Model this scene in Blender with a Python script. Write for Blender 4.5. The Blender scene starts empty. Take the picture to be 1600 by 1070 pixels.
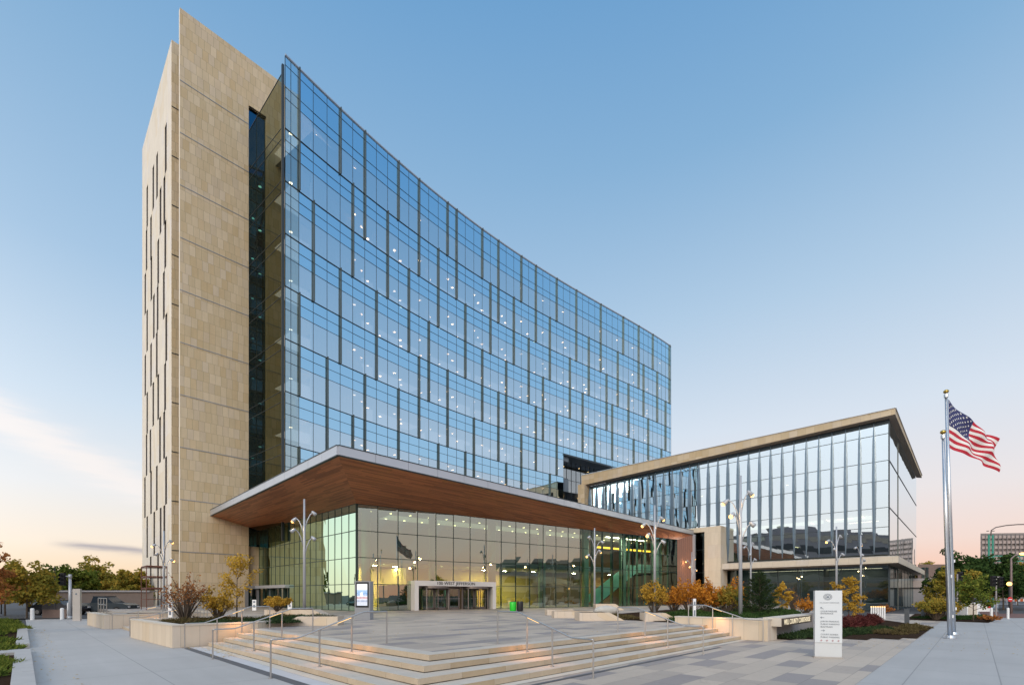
import bpy, bmesh, math, random
from mathutils import Vector, Matrix, noise
R = math.radians
rnd = random.Random(7)
S = bpy.context.scene
COL = S.collection
# ------------------------------------------------------------------ camera
FPX, HY, EYE = 745.0, 930.0, 1.97
cam_d = bpy.data.cameras.new('camera'); cam = bpy.data.objects.new('camera', cam_d); COL.objects.link(cam)
cam.location = (0, 0, EYE); cam.rotation_euler = (R(90), 0, 0)
cam_d.sensor_width = 36; cam_d.lens = 36 * FPX / 1600; cam_d.shift_y = (HY - 535) / 1600
cam_d.clip_start = 0.1; cam_d.clip_end = 4000
S.camera = cam
S.render.resolution_x, S.render.resolution_y = 1024, 684
S.view_settings.view_transform = 'Standard'; S.view_settings.look = 'None'
S.view_settings.exposure = 0.0; S.view_settings.gamma = 1.0
S.cycles.max_bounces = 8; S.cycles.transparent_max_bounces = 16; S.cycles.glossy_bounces = 4
S.cycles.diffuse_bounces = 3; S.cycles.sample_clamp_indirect = 4.0; S.cycles.use_denoising = True
S.cycles.caustics_reflective = False; S.cycles.caustics_refractive = False
# ------------------------------------------------------------------ node helper
class NT:
    def __init__(s, tree): s.t = tree; s.n = tree.nodes; s.l = tree.links
    def new(s, typ, **kw):
        n = s.n.new(typ)
        for k, v in kw.items(): setattr(n, k, v)
        return n
    def put(s, sock, v):
        if v is None: return
        if hasattr(v, 'is_output'): s.l.new(v, sock)
        else: sock.default_value = v
    def math(s, op, a, b=None, c=None, clamp=False):
        n = s.new('ShaderNodeMath', operation=op, use_clamp=clamp)
        s.put(n.inputs[0], a); s.put(n.inputs[1], b)
        if c is not None: s.put(n.inputs[2], c)
        return n.outputs[0]
    def mix(s, fac, a, b, blend='MIX'):
        n = s.new('ShaderNodeMix', data_type='RGBA', blend_type=blend, clamp_factor=True)
        s.put(n.inputs[0], fac)
        s.put(n.inputs[6], a if hasattr(a, 'is_output') else (*a, 1)); s.put(n.inputs[7], b if hasattr(b, 'is_output') else (*b, 1))
        return n.outputs[2]
    def ramp(s, fac, stops, interp='LINEAR'):
        n = s.new('ShaderNodeValToRGB'); cr = n.color_ramp; cr.interpolation = interp
        while len(cr.elements) < len(stops): cr.elements.new(0.5)
        for e, (p, c) in zip(cr.elements, stops): e.position = p; e.color = (*c, 1)
        s.put(n.inputs[0], fac); return n.outputs[0]
    def noise(s, vec, scale, detail=3, rough=0.5, dist=0):
        n = s.new('ShaderNodeTexNoise'); s.put(n.inputs['Vector'], vec)
        n.inputs['Scale'].default_value = scale; n.inputs['Detail'].default_value = detail
        n.inputs['Roughness'].default_value = rough; n.inputs['Distortion'].default_value = dist
        return n.outputs['Fac']
    def smooth(s, v, a, b):
        n = s.new('ShaderNodeMapRange', interpolation_type='SMOOTHSTEP'); s.put(n.inputs[0], v)
        n.inputs[1].default_value = a; n.inputs[2].default_value = b
        return n.outputs[0]
    def comb(s, x, y, z=0.0):
        n = s.new('ShaderNodeCombineXYZ'); s.put(n.inputs[0], x); s.put(n.inputs[1], y); s.put(n.inputs[2], z); return n.outputs[0]
    def scalevec(s, v, sc):
        n = s.new('ShaderNodeVectorMath', operation='MULTIPLY'); s.put(n.inputs[0], v); n.inputs[1].default_value = sc; return n.outputs[0]
def srgb(r, g, b):
    f = lambda c: (c/255/12.92) if c/255 <= 0.04045 else ((c/255+0.055)/1.055)**2.4
    return (f(r), f(g), f(b))
# ------------------------------------------------------------------ sky
W = bpy.data.worlds.new('World'); S.world = W; W.use_nodes = True
w = NT(W.node_tree); w.n.clear()
tc = w.new('ShaderNodeTexCoord'); sp = w.new('ShaderNodeSeparateXYZ'); w.l.new(tc.outputs['Generated'], sp.inputs[0])
dx, dy, dz = sp.outputs
az = w.math('ARCTAN2', dx, dy); el = w.math('ARCSINE', dz)
zz = w.math('MAXIMUM', dz, 0.0)
skyL = w.ramp(zz, [(0.0, srgb(255, 212, 165)), (0.035, srgb(254, 224, 188)), (0.08, srgb(252, 237, 218)), (0.17, srgb(236, 238, 240)),
                   (0.30, srgb(208, 225, 241)), (0.48, srgb(168, 199, 228)), (0.66, srgb(138, 179, 216)), (0.8, srgb(108, 160, 207)), (1.0, srgb(92, 142, 196))])
skyR = w.ramp(zz, [(0.0, srgb(250, 192, 165)), (0.04, srgb(250, 206, 184)), (0.09, srgb(245, 222, 212)), (0.17, srgb(236, 230, 231)),
                   (0.30, srgb(216, 227, 240)), (0.48, srgb(178, 205, 230)), (0.66, srgb(134, 177, 215)), (0.8, srgb(106, 158, 206)), (1.0, srgb(88, 140, 196))])
side = w.smooth(dx, -0.25, 0.45)
sky = w.mix(side, skyL, skyR)
# thin clouds low on the left
nzc = w.noise(w.comb(w.math('MULTIPLY', az, 7.0), w.math('MULTIPLY', el, 40.0), 2.0), 1.6, 5, 0.6)
def streak(a0, e0, slope, wd, amin, amax, soft):
    d = w.math('SUBTRACT', el, w.math('ADD', e0, w.math('MULTIPLY', w.math('SUBTRACT', az, a0), slope)))
    d = w.math('ADD', d, w.math('MULTIPLY', w.math('SUBTRACT', nzc, 0.5), wd*2.2))
    g = w.math('EXPONENT', w.math('MULTIPLY', w.math('POWER', w.math('DIVIDE', w.math('ABSOLUTE', d), wd), 2.0), -1.0))
    return w.math('MULTIPLY', g, w.math('MULTIPLY', w.smooth(az, amin-soft, amin+soft), w.smooth(az, amax+soft, amax-soft)))
s1 = streak(R(-47), R(14.2), -0.46, R(1.5), R(-60), R(-33), R(8))
s2 = streak(R(-41), R(4.35), -0.06, R(0.33), R(-43.2), R(-37), R(1.5))
sky = w.mix(w.math('MULTIPLY', s1, 0.75), sky, srgb(253, 245, 241))
sky = w.mix(w.math('MULTIPLY', s2, 0.75), sky, srgb(160, 158, 170))
# after-sunset glow, low behind the camera and to its left
ga = w.math('ADD', w.math('MULTIPLY', dx, math.sin(R(-112))), w.math('MULTIPLY', dy, math.cos(R(-112))))
lobe = w.math('MULTIPLY', w.smooth(ga, 0.25, 1.0), w.smooth(dz, 0.95, 0.0))
sky = w.mix(w.math('MULTIPLY', lobe, 0.6), sky, srgb(250, 250, 252))
rear = w.math('MULTIPLY', w.smooth(dy, -0.30, -0.85), w.smooth(dz, 0.12, 0.5)); rear = w.math('MAXIMUM', rear, w.smooth(dz, 0.82, 0.97))  # high rear and zenith sky brightened out of view to light the front walls
sky = w.mix(w.math('MULTIPLY', rear, 0.55), sky, srgb(238, 236, 232))
gain = w.math('ADD', w.math('ADD', 1.0, w.math('MULTIPLY', lobe, 0.45)), w.math('MULTIPLY', rear, 1.5))
lowfade = w.smooth(dz, -0.05, 0.0)
bg = w.new('ShaderNodeBackground'); w.put(bg.inputs[0], sky); w.put(bg.inputs[1], w.math('MULTIPLY', gain, lowfade))
wo = w.new('ShaderNodeOutputWorld'); w.l.new(bg.outputs[0], wo.inputs[0])
# very soft last light from the glow
sun_d = bpy.data.lights.new('sun', 'SUN'); sun_d.energy = 1.7; sun_d.angle = R(28); sun_d.color = (1.0, 0.84, 0.66)
sun = bpy.data.objects.new('sun', sun_d); COL.objects.link(sun)
sun.rotation_euler = Vector((math.sin(R(-158))*math.cos(R(24)), math.cos(R(-158))*math.cos(R(24)), math.sin(R(24)))).to_track_quat('Z', 'Y').to_euler()

# ------------------------------------------------------------------ frames
E1 = Vector((.6974, .7166, 0)); E2 = Vector((-.7166, .6974, 0)); UP = Vector((0, 0, 1))
O0 = Vector((-1.91, 11.0, 0))                     # corner of the top step
def F(a, b, z=0.0): p = O0 + E1*a + E2*b; p.z = z; return p
def fr(p): q = p - O0; return q.dot(E1), q.dot(E2)
def G(u, D, z=0.0): return Vector(((u-800)/FPX*D, D, z))     # a survey reading turned into a ground point
def ZV(v, D): return EYE + (HY-v)*D/FPX
# ------------------------------------------------------------------ mesh builder
class MB:
    def __init__(s): s.v = []; s.f = []; s.m = []; s.uv = []
    def face(s, pts, m=0, uv=None):
        i = len(s.v); s.v += [tuple(p) for p in pts]; s.f.append(tuple(range(i, i+len(pts)))); s.m.append(m)
        s.uv.append(uv if uv else [(0, 0)]*len(pts))
    def wall(s, a, b, z0, z1, m=0, u0=0.0, z0b=None, z1b=None):
        a = Vector(a); b = Vector(b); L = math.hypot(b.x-a.x, b.y-a.y)
        z0b = z0 if z0b is None else z0b; z1b = z1 if z1b is None else z1b
        s.face([(a.x, a.y, z0), (b.x, b.y, z0b), (b.x, b.y, z1b), (a.x, a.y, z1)], m, [(u0, z0), (u0+L, z0b), (u0+L, z1b), (u0, z1)])
    def prism(s, poly, z0, z1, m=0, mtop=None, ztop=None):
        """poly counter-clockwise seen from above"""
        n = len(poly); P = [Vector((p[0], p[1], 0)) for p in poly]; zt = ztop or [z1]*n; u = 0
        ar = sum(P[i].x*P[(i+1) % n].y - P[(i+1) % n].x*P[i].y for i in range(n))
        if ar < 0: P.reverse(); zt = list(reversed(zt))
        for i in range(n):
            a, b = P[i], P[(i+1) % n]
            s.wall(a, b, z0, zt[i], m, u, z0, zt[(i+1) % n]); u += (b-a).length
        s.face([(p.x, p.y, z) for p, z in zip(P, zt)], m if mtop is None else mtop, [fr(p) for p in P])
        s.face([(p.x, p.y, z0) for p in reversed(P)], m, [fr(p) for p in reversed(P)])
    def obox(s, c, ax, ay, az_, m=0):
        """box from centre and three half-axis vectors"""
        c = Vector(c); ax, ay, az_ = Vector(ax), Vector(ay), Vector(az_)
        if ax.cross(ay).dot(az_) < 0: ax = -ax
        k = [c+ax*i+ay*j+az_*l for l in (-1, 1) for j in (-1, 1) for i in (-1, 1)]
        la, lb, lc = ax.length*2, ay.length*2, az_.length*2
        for q, (p, r) in zip([(0, 2, 3, 1), (4, 5, 7, 6), (0, 1, 5, 4), (1, 3, 7, 5), (3, 2, 6, 7), (2, 0, 4, 6)],
                             [(lb, la), (la, lb), (la, lc), (lb, lc), (la, lc), (lb, lc)]):
            s.face([k[i] for i in q], m, [(0, 0), (p, 0), (p, r), (0, r)])
    def bar(s, a, b, w_, d, m=0, nrm=None):
        """bar from a to b, width w_, depth d"""
        a, b = Vector(a), Vector(b); t = (b-a); L = t.length; t.normalize()
        n = Vector(nrm) if nrm is not None else (UP if abs(t.z) < .9 else Vector((1, 0, 0)))
        n = (n - t*n.dot(t)).normalized(); x = t.cross(n)
        s.obox((a+b)/2, x*(w_/2), n*(d/2), t*(L/2), m)
    def tube(s, pts, rad, n=8, m=0, cap=True):
        pts = [Vector(p) for p in pts]; rad = rad if isinstance(rad, (list, tuple)) else [rad]*len(pts)
        base = len(s.v); ref = None; L = 0
        for i, p in enumerate(pts):
            t = ((pts[min(i+1, len(pts)-1)]-pts[max(i-1, 0)])).normalized()
            if ref is None: ref = t.orthogonal().normalized()
            ref = (ref - t*ref.dot(t)).normalized(); bi = t.cross(ref)
            for k in range(n):
                a = 2*math.pi*k/n; s.v.append(tuple(p + (ref*math.cos(a)+bi*math.sin(a))*rad[i]))
        for i in range(len(pts)-1):
            for k in range(n):
                a, b = base+i*n+k, base+i*n+(k+1) % n
                s.f.append((a, b, b+n, a+n)); s.m.append(m); s.uv.append([(k/n, i), ((k+1)/n, i), ((k+1)/n, i+1), (k/n, i+1)])
        if cap:
            s.f.append(tuple(base+k for k in reversed(range(n)))); s.m.append(m); s.uv.append([(0, 0)]*n)
            e = base+(len(pts)-1)*n; s.f.append(tuple(e+k for k in range(n))); s.m.append(m); s.uv.append([(0, 0)]*n)
    def ball(s, c, r, m=0, nu=10, nv=7, sc=(1, 1, 1)):
        c = Vector(c); base = len(s.v)
        for j in range(1, nv):
            th = math.pi*j/nv
            for i in range(nu):
                a = 2*math.pi*i/nu; s.v.append((c.x+r*sc[0]*math.sin(th)*math.cos(a), c.y+r*sc[1]*math.sin(th)*math.sin(a), c.z+r*sc[2]*math.cos(th)))
        top = len(s.v); s.v.append((c.x, c.y, c.z+r*sc[2])); s.v.append((c.x, c.y, c.z-r*sc[2]))
        for j in range(nv-2):
            for i in range(nu):
                a = base+j*nu+i; b = base+j*nu+(i+1) % nu
                s.f.append((a, a+nu, b+nu, b)); s.m.append(m); s.uv.append([(0, 0)]*4)
        for i in range(nu):
            s.f.append((top, base+i, base+(i+1) % nu)); s.m.append(m); s.uv.append([(0, 0)]*3)
            e = base+(nv-2)*nu; s.f.append((top+1, e+(i+1) % nu, e+i)); s.m.append(m); s.uv.append([(0, 0)]*3)
    def build(s, name, mats, parent=None, smooth=False, org=None):
        me = bpy.data.meshes.new(name); me.from_pydata([(0,0,0)] if not s.v else s.v, [], s.f)
        if not isinstance(mats, (list, tuple)): mats = [mats]
        for m_ in mats: me.materials.append(m_)
        me.polygons.foreach_set('material_index', s.m)
        uvl = me.uv_layers.new(name='UVMap'); flat = [c for q in s.uv for p in q for c in p]; uvl.data.foreach_set('uv', flat)
        if smooth:
            me.polygons.foreach_set('use_smooth', [True]*len(s.f))
        o = bpy.data.objects.new(name, me); COL.objects.link(o)
        if org is not None:
            me.transform(Matrix.Translation(-Vector(org))); o.location = org
        if parent is not None:
            o.parent = parent
            if org is None and parent.type == 'EMPTY' or (org is None and parent.type == 'MESH'):
                off = world_off(parent); me.transform(Matrix.Translation(-off))
            elif org is not None: o.location = Vector(org)-world_off(parent)
        me.update(); return o
def world_off(o):
    v = Vector((0, 0, 0))
    while o: v += o.location; o = o.parent
    return v
def thing(name, label, cat, loc=(0, 0, 0), group=None):
    o = bpy.data.objects.new(name, None); COL.objects.link(o); o.location = loc; o.empty_display_size = .3
    return tag(o, label, cat, group)
def tag(o, label=None, cat=None, group=None, kind=None):
    if label: o['label'] = label
    if cat: o['category'] = cat
    if group: o['group'] = group
    if kind: o['kind'] = kind
    return o
def struct(o): o['kind'] = 'structure'; return o
def move_copy(root, loc, label=None, rz=None, scale=None):
    """copy of a thing with its parts and sub-parts"""
    def cp(o, par):
        c = o.copy(); COL.objects.link(c); c.parent = par
        for ch in o.children: cp(ch, c)
        return c
    r = cp(root, None); r.location = loc
    if rz is not None: r.rotation_euler = (0, 0, rz)
    if scale: r.scale = (scale,)*3
    if label: r['label'] = label
    return r
# ------------------------------------------------------------------ materials
def mat(name):
    m = bpy.data.materials.new(name); m.use_nodes = True; t = NT(m.node_tree); t.n.clear()
    out = t.new('ShaderNodeOutputMaterial'); return m, t, out
def pbsdf(t, out, col, rough=.5, metal=0, bump=None, bstr=.2, bdist=.02, spec=.5):
    p = t.new('ShaderNodeBsdfPrincipled'); t.put(p.inputs['Base Color'], col if hasattr(col, 'is_output') else (*col, 1))
    t.put(p.inputs['Roughness'], rough); p.inputs['Metallic'].default_value = metal; p.inputs['Specular IOR Level'].default_value = spec
    if bump is not None:
        b = t.new('ShaderNodeBump'); b.inputs['Strength'].default_value = bstr; b.inputs['Distance'].default_value = bdist
        t.put(b.inputs['Height'], bump); t.l.new(b.outputs[0], p.inputs['Normal'])
    t.l.new(p.outputs[0], out.inputs[0]); return p
def simple(name, col, rough=.5, metal=0, var=.12, scale=2.0, spec=.5, bs=.1):
    m, t, out = mat(name); g = t.new('ShaderNodeTexCoord').outputs['Object']
    n = t.noise(g, scale, 5, .6)
    c = t.mix(n, tuple(x*(1-var) for x in col), tuple(min(1, x*(1+var)) for x in col))
    pbsdf(t, out, c, rough, metal, t.noise(g, scale*12, 3), bs, .01, spec); return m
def emis(name, col, st):
    m, t, out = mat(name); e = t.new('ShaderNodeEmission'); e.inputs[0].default_value = (*col, 1); e.inputs[1].default_value = st
    t.l.new(e.outputs[0], out.inputs[0]); m.cycles.emission_sampling = 'NONE'; return m
def cells(t, w_, h, joint=.008, shift=.5, rand=True):
    """coursed blocks over UV metres: returns per-block random, joint mask, height"""
    uv = t.new('ShaderNodeUVMap').outputs[0]; s_ = t.new('ShaderNodeSeparateXYZ'); t.l.new(uv, s_.inputs[0])
    y = t.math('DIVIDE', s_.outputs[1], h); row = t.math('FLOOR', y); fy = t.math('SUBTRACT', y, row)
    wn = t.new('ShaderNodeTexWhiteNoise', noise_dimensions='1D'); t.put(wn.inputs['W'], row)
    off = wn.outputs[0] if rand else t.math('MULTIPLY', row, shift)
    x = t.math('ADD', t.math('DIVIDE', s_.outputs[0], w_), off); col = t.math('FLOOR', x); fx = t.math('SUBTRACT', x, col)
    wc = t.new('ShaderNodeTexWhiteNoise', noise_dimensions='2D'); t.put(wc.inputs['Vector'], t.comb(col, row))
    ex = t.math('MULTIPLY', t.math('MINIMUM', fx, t.math('SUBTRACT', 1.0, fx)), w_)
    ey = t.math('MULTIPLY', t.math('MINIMUM', fy, t.math('SUBTRACT', 1.0, fy)), h)
    d = t.math('MINIMUM', ex, ey)
    j = t.math('LESS_THAN', d, joint)
    return wc.outputs[0], wc.outputs[1], j, uv
def stone(name, c1, c2, w_=.85, h=1.15, joint=.012, jd=.55, shift=None, rough=.75, scale=1.0):
    m, t, out = mat(name)
    r, rc, j, uv = cells(t, w_, h, joint, shift or .5, shift is None)
    base = t.mix(t.math('POWER', r, 1.3), c1, c2)
    sepc = t.new('ShaderNodeSeparateColor'); t.l.new(rc, sepc.inputs[0])
    base = t.mix(t.math('MULTIPLY', t.math('GREATER_THAN', sepc.outputs[1], .78), .3), base, tuple(x*f for x, f in zip(c1, (.98, .88, .70))))
    base = t.mix(t.math('MULTIPLY', t.math('GREATER_THAN', sepc.outputs[2], .8), .4), base, (c2[0]*.92, c2[1]*.95, c2[2]*1.08))
    g = t.new('ShaderNodeTexCoord').outputs['Object']
    nz = t.noise(t.scalevec(g, (1, 1, .35)), 1.6*scale, 6, .65)
    base = t.mix(.4, base, t.mix(nz, (.62, .6, .58), (1.3, 1.3, 1.3)), 'MULTIPLY')
    base = t.mix(t.math('MULTIPLY', j, jd), base, tuple(x*.25 for x in c1))
    hh = t.math('SUBTRACT', t.math('MULTIPLY', t.noise(g, 30, 3), .15), j)
    pbsdf(t, out, base, rough, 0, hh, .35, .01, .3); return m
M = {}
M['stone'] = stone('limestone_panels', (.60, .475, .295), (.70, .57, .39), .60)
M['stone_plain'] = stone('limestone_returns', (.62, .54, .42), (.66, .58, .46), 1.1, 1.9, .008, .3)
M['stone_side'] = stone('limestone_side', (.76, .69, .58), (.80, .73, .62), 1.3, 1.93, .008, .18)
M['stone_fascia'] = stone('limestone_fascia', (.50, .40, .26), (.60, .50, .36), 1.0, .84, .01, .45)
M['stone_wall'] = stone('limestone_planter', (.60, .50, .38), (.64, .54, .42), .62, 3.0, .007, .45)
def stepmat():
    m, t, out = mat('limestone_steps'); g = t.new('ShaderNodeNewGeometry'); r = g.outputs['Random Per Island']
    p_ = t.new('ShaderNodeTexCoord').outputs['Object']
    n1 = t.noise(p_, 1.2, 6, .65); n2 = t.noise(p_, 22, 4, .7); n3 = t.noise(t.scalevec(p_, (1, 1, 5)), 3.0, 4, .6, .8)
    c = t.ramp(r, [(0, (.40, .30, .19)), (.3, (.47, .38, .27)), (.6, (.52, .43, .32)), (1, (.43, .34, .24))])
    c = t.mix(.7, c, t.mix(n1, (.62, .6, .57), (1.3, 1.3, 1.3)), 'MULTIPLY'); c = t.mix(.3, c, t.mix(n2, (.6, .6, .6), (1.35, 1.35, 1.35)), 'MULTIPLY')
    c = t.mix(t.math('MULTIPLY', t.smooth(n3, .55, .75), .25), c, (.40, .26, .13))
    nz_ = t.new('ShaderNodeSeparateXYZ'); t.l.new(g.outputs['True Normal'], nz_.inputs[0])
    c = t.mix(t.math('MULTIPLY', t.smooth(nz_.outputs[2], .3, .8), .62), c, t.mix(n1, (.48, .45, .41), (.62, .58, .53)))  # upward faces painted paler, standing in for light on the treads
    pbsdf(t, out, c, .62, 0, n2, .25, .005, .35); return m
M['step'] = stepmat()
M['coping'] = simple('limestone_coping', (.56, .50, .42), .7)
M['paver'] = None
def paver(name, cols, w_, h, joint=.006):
    m, t, out = mat(name)
    r, rc, j, uv = cells(t, w_, h, joint, .37, True)
    base = t.ramp(r, [(0, cols[0]), (.36, cols[1]), (.62, cols[2]), (.82, cols[3])], 'CONSTANT')
    nz = t.noise(uv, .5, 6, .65); nf = t.noise(uv, 9, 4, .7)
    base = t.mix(.6, base, t.mix(nz, (.7, .7, .7), (1.25, 1.25, 1.25)), 'MULTIPLY')
    base = t.mix(.35, base, t.mix(nf, (.6, .6, .6), (1.35, 1.35, 1.35)), 'MULTIPLY')
    base = t.mix(t.math('MULTIPLY', j, .55), base, (.08, .075, .07))
    vo = t.new('ShaderNodeTexVoronoi', feature='F1'); t.put(vo.inputs['Vector'], uv); vo.inputs['Scale'].default_value = 1.3
    base = t.mix(t.math('MULTIPLY', t.math('LESS_THAN', vo.outputs['Distance'], .022), .55), base, (.1, .095, .09))
    base = t.mix(t.math('MULTIPLY', t.smooth(t.noise(uv, .9, 5, .7, 1.2), .56, .75), .22), base, (.13, .115, .10))
    ro = t.math('ADD', .42, t.math('MULTIPLY', nz, .35))
    pbsdf(t, out, base, ro, 0, t.math('SUBTRACT', t.math('MULTIPLY', nf, .2), j), .3, .008, .4); return m
M['paver'] = paver('plaza_pavers', [(.45, .375, .305), (.375, .315, .265), (.48, .40, .325), (.275, .24, .225)], 1.5, .62)
def concrete(name, col, jw, jh, joint=.012, streak=(.35, 6)):
    m, t, out = mat(name)
    r, rc, j, uv = cells(t, jw, jh, joint, 0.0, False)
    nz = t.noise(t.scalevec(uv, (streak[0], streak[1], 1)), .5, 5, .6); n2 = t.noise(uv, .35, 5, .6); nf = t.noise(uv, 25, 3, .7)
    base = t.mix(nz, tuple(x*.84 for x in col), tuple(x*1.10 for x in col))
    base = t.mix(.6, base, t.mix(n2, (.72, .72, .72), (1.22, 1.22, 1.22)), 'MULTIPLY')
    base = t.mix(.3, base, t.mix(nf, (.75, .75, .75), (1.2, 1.2, 1.2)), 'MULTIPLY')
    base = t.mix(t.math('MULTIPLY', t.math('GREATER_THAN', r, .7), .12), base, tuple(x*.7 for x in col))
    vo = t.new('ShaderNodeTexVoronoi', feature='F1'); t.put(vo.inputs['Vector'], uv); vo.inputs['Scale'].default_value = 1.7
    gum = t.math('MULTIPLY', t.math('LESS_THAN', vo.outputs['Distance'], .028), .5); base = t.mix(gum, base, (.12, .115, .11))
    stn = t.smooth(t.noise(uv, 1.3, 4, .7, 1.5), .60, .78)
    base = t.mix(t.math('MULTIPLY', stn, .22), base, (.16, .15, .14))
    base = t.mix(t.math('MULTIPLY', j, .5), base, (.12, .12, .12))
    pbsdf(t, out, base, t.math('ADD', .5, t.math('MULTIPLY', nz, .25)), 0, t.math('SUBTRACT', t.math('MULTIPLY', nz, .3), j), .25, .006, .4); return m
M['walk'] = concrete('sidewalk_concrete', (.42, .40, .38), 4.2, 3.1, streak=(6, .35))
M['walk_r'] = concrete('right_walk_concrete', (.40, .385, .37), 3.4, 1.574, streak=(.35, 6))
M['kerb'] = simple('kerb_concrete', (.40, .38, .36), .8, var=.2, bs=.3)
M['band'] = simple('pale_concrete_band', (.50, .49, .49), .7, var=.12)
M['grate'] = simple('dark_drain_grate', (.10, .10, .105), .6)
M['asphalt'] = simple('asphalt', (.055, .055, .058), .85, var=.25, bs=.4)
M['soil'] = simple('mulch', (.040, .023, .014), 1.0, var=.7, scale=14, bs=1.0, spec=.05)
M['turf'] = simple('turf', (.07, .12, .035), .9, var=.35, scale=5, bs=.8)
M['steel'] = simple('brushed_steel', (.46, .445, .43), .34, .9, var=.05)
M['pole'] = simple('painted_pole', (.40, .415, .44), .38, .25, var=.05)
M['flagpole'] = simple('aluminium_flagpole', (.55, .58, .62), .3, .8, var=.05)
M['gold'] = simple('gilt', (.5, .34, .09), .28, 1.0)
M['metal_panel'] = simple('silver_panel', (.50, .52, .56), .38, .55, var=.05, scale=.8, bs=.03)
M['reveal'] = simple('bronze_reveal', (.12, .10, .085), .6)
M['mull'] = simple('dark_mullion', (.035, .05, .06), .4, .4, var=.05)
M['mull_g'] = simple('green_mullion', (.03, .06, .05), .4, .4, var=.05)
M['fin'] = simple('bronze_grey_fin', (.085, .10, .095), .4, .5, var=.05)
M['fin_b'] = simple('blue_grey_fin', (.14, .20, .26), .35, .5, var=.05)
M['dark'] = simple('dark_interior', (.04, .045, .05), .7)
M['black'] = simple('black_plastic', (.015, .015, .017), .4)
M['white'] = simple('white_paint', (.78, .78, .78), .5, var=.04)
M['ceil'] = simple('white_ceiling', (.42, .43, .45), .9, var=.03)
M['slab'] = simple('slab_edge', (.14, .17, .2), .8)
M['inwall'] = simple('pale_partition', (.30, .36, .43), .9, var=.15, scale=.15)
M['warmwall'] = simple('warm_lobby_wall', (.62, .47, .22), .7, var=.15, scale=.4)
M['terra'] = simple('terracotta_panel', (.34, .165, .115), .7, var=.15, scale=.7)
M['brown'] = simple('brown_brick', (.20, .14, .12), .85, var=.2, scale=3)
M['grey_b'] = simple('grey_cladding', (.30, .28, .28), .8, var=.15)
M['bark'] = simple('bark', (.10, .075, .055), .9, var=.35, scale=8, bs=.8)
M['rust'] = simple('rusty_scaffold', (.16, .07, .05), .8)
M['greensteel'] = simple('green_painted_steel', (.05, .30, .22), .5)
M['teal'] = simple('teal_glass_balustrade', (.30, .66, .56), .15, 0, var=.05)
M['green'] = simple('bright_green_plastic', (.02, .55, .03), .35, var=.05)
M['red'] = simple('red_paint', (.55, .02, .02), .4, var=.05)
M['blue'] = simple('navy_cloth', (.03, .035, .12), .8, var=.1)
M['spot'] = emis('ceiling_spot_glow', (1.0, .66, .32), 13.0)
M['spot2'] = emis('ceiling_spot_glow_soft', (1.0, .64, .32), 8.0)
M['spot3'] = emis('ceiling_spot_glow_faint', (1.0, .76, .5), 4.5)
M['warmspot'] = emis('warm_downlight_glow', (1.0, .75, .36), 5.0)
M['lamp'] = emis('lit_lantern_glow', (1.0, .50, .13), 5.0)
M['led'] = emis('warm_led_glow', (1.0, .62, .25), 2.2)
M['letters'] = emis('lit_letters', (1.0, .86, .60), 1.0)
M['sred'] = emis('red_signal', (1.0, .05, .01), 5.0)
M['sgreen'] = emis('green_signal', (.05, 1.0, .5), 2.0)
M['exitred'] = emis('red_exit', (1.0, .03, .08), 1.5)
def glass(name, refl, tint, base=.35, rough=0.0, wav=0.0, wscale=.4, fres=1.0):
    m, t, out = mat(name)
    lw = t.new('ShaderNodeFresnel'); lw.inputs[0].default_value = 1.5
    fac = t.math('ADD', base, t.math('MULTIPLY', lw.outputs[0], fres), clamp=True)
    gl = t.new('ShaderNodeBsdfGlossy'); gl.inputs[0].default_value = (*refl, 1); gl.inputs[1].default_value = rough
    tr = t.new('ShaderNodeBsdfTransparent'); tr.inputs[0].default_value = (*tint, 1)
    if wav:
        b = t.new('ShaderNodeBump'); b.inputs['Strength'].default_value = 1.0; b.inputs['Distance'].default_value = wav
        g = t.new('ShaderNodeTexCoord').outputs['Object']
        t.put(b.inputs['Height'], t.noise(g, wscale, 1, .5)); t.l.new(b.outputs[0], gl.inputs['Normal'])
    mx = t.new('ShaderNodeMixShader'); t.put(mx.inputs[0], fac); t.l.new(tr.outputs[0], mx.inputs[1]); t.l.new(gl.outputs[0], mx.inputs[2])
    t.l.new(mx.outputs[0], out.inputs[0]); return m
M['g_vis'] = glass('tower_vision_glass', (.68, .86, 1.0), (.62, .62, .66), .70)
M['g_spa'] = glass('tower_spandrel_glass', (.46, .74, .95), (.14, .28, .40), .82)
M['g_wing'] = glass('wing_glass', (.7, .9, 1.0), (.45, .62, .75), .45)
M['g_ret'] = glass('return_glass', (.5, .6, .5), (.40, .42, .34), .02, fres=.22)
M['g_strip'] = glass('dark_strip_glass', (.05, .20, .36), (.04, .12, .2), .5)
M['g_pav'] = glass('pavilion_glass', (.88, .94, .83), (.46, .72, .58), .33, wav=.006, wscale=.2)
M['g_pavl'] = glass('pavilion_side_glass', (.56, .76, .60), (.36, .60, .50), .10, wav=.012, wscale=.25)
M['g_pavr'] = glass('pavilion_fin_glass', (.75, .9, .8), (.66, .84, .74), .05, wav=.006, wscale=.2, fres=.8)
M['g_ann'] = glass('annex_glass', (.86, .95, 1.0), (.40, .55, .55), .62, wav=.014, wscale=.22)
M['g_low'] = glass('ground_floor_glass', (.62, .72, .72), (.30, .38, .40), .24, wav=.015, wscale=.3)
M['g_clear'] = glass('clear_glass', (.8, .9, .85), (.7, .8, .75), .12)
M['slotglass'] = glass('slot_window_glass', (.55, .7, .85), (.04, .06, .08), .5)
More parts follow.
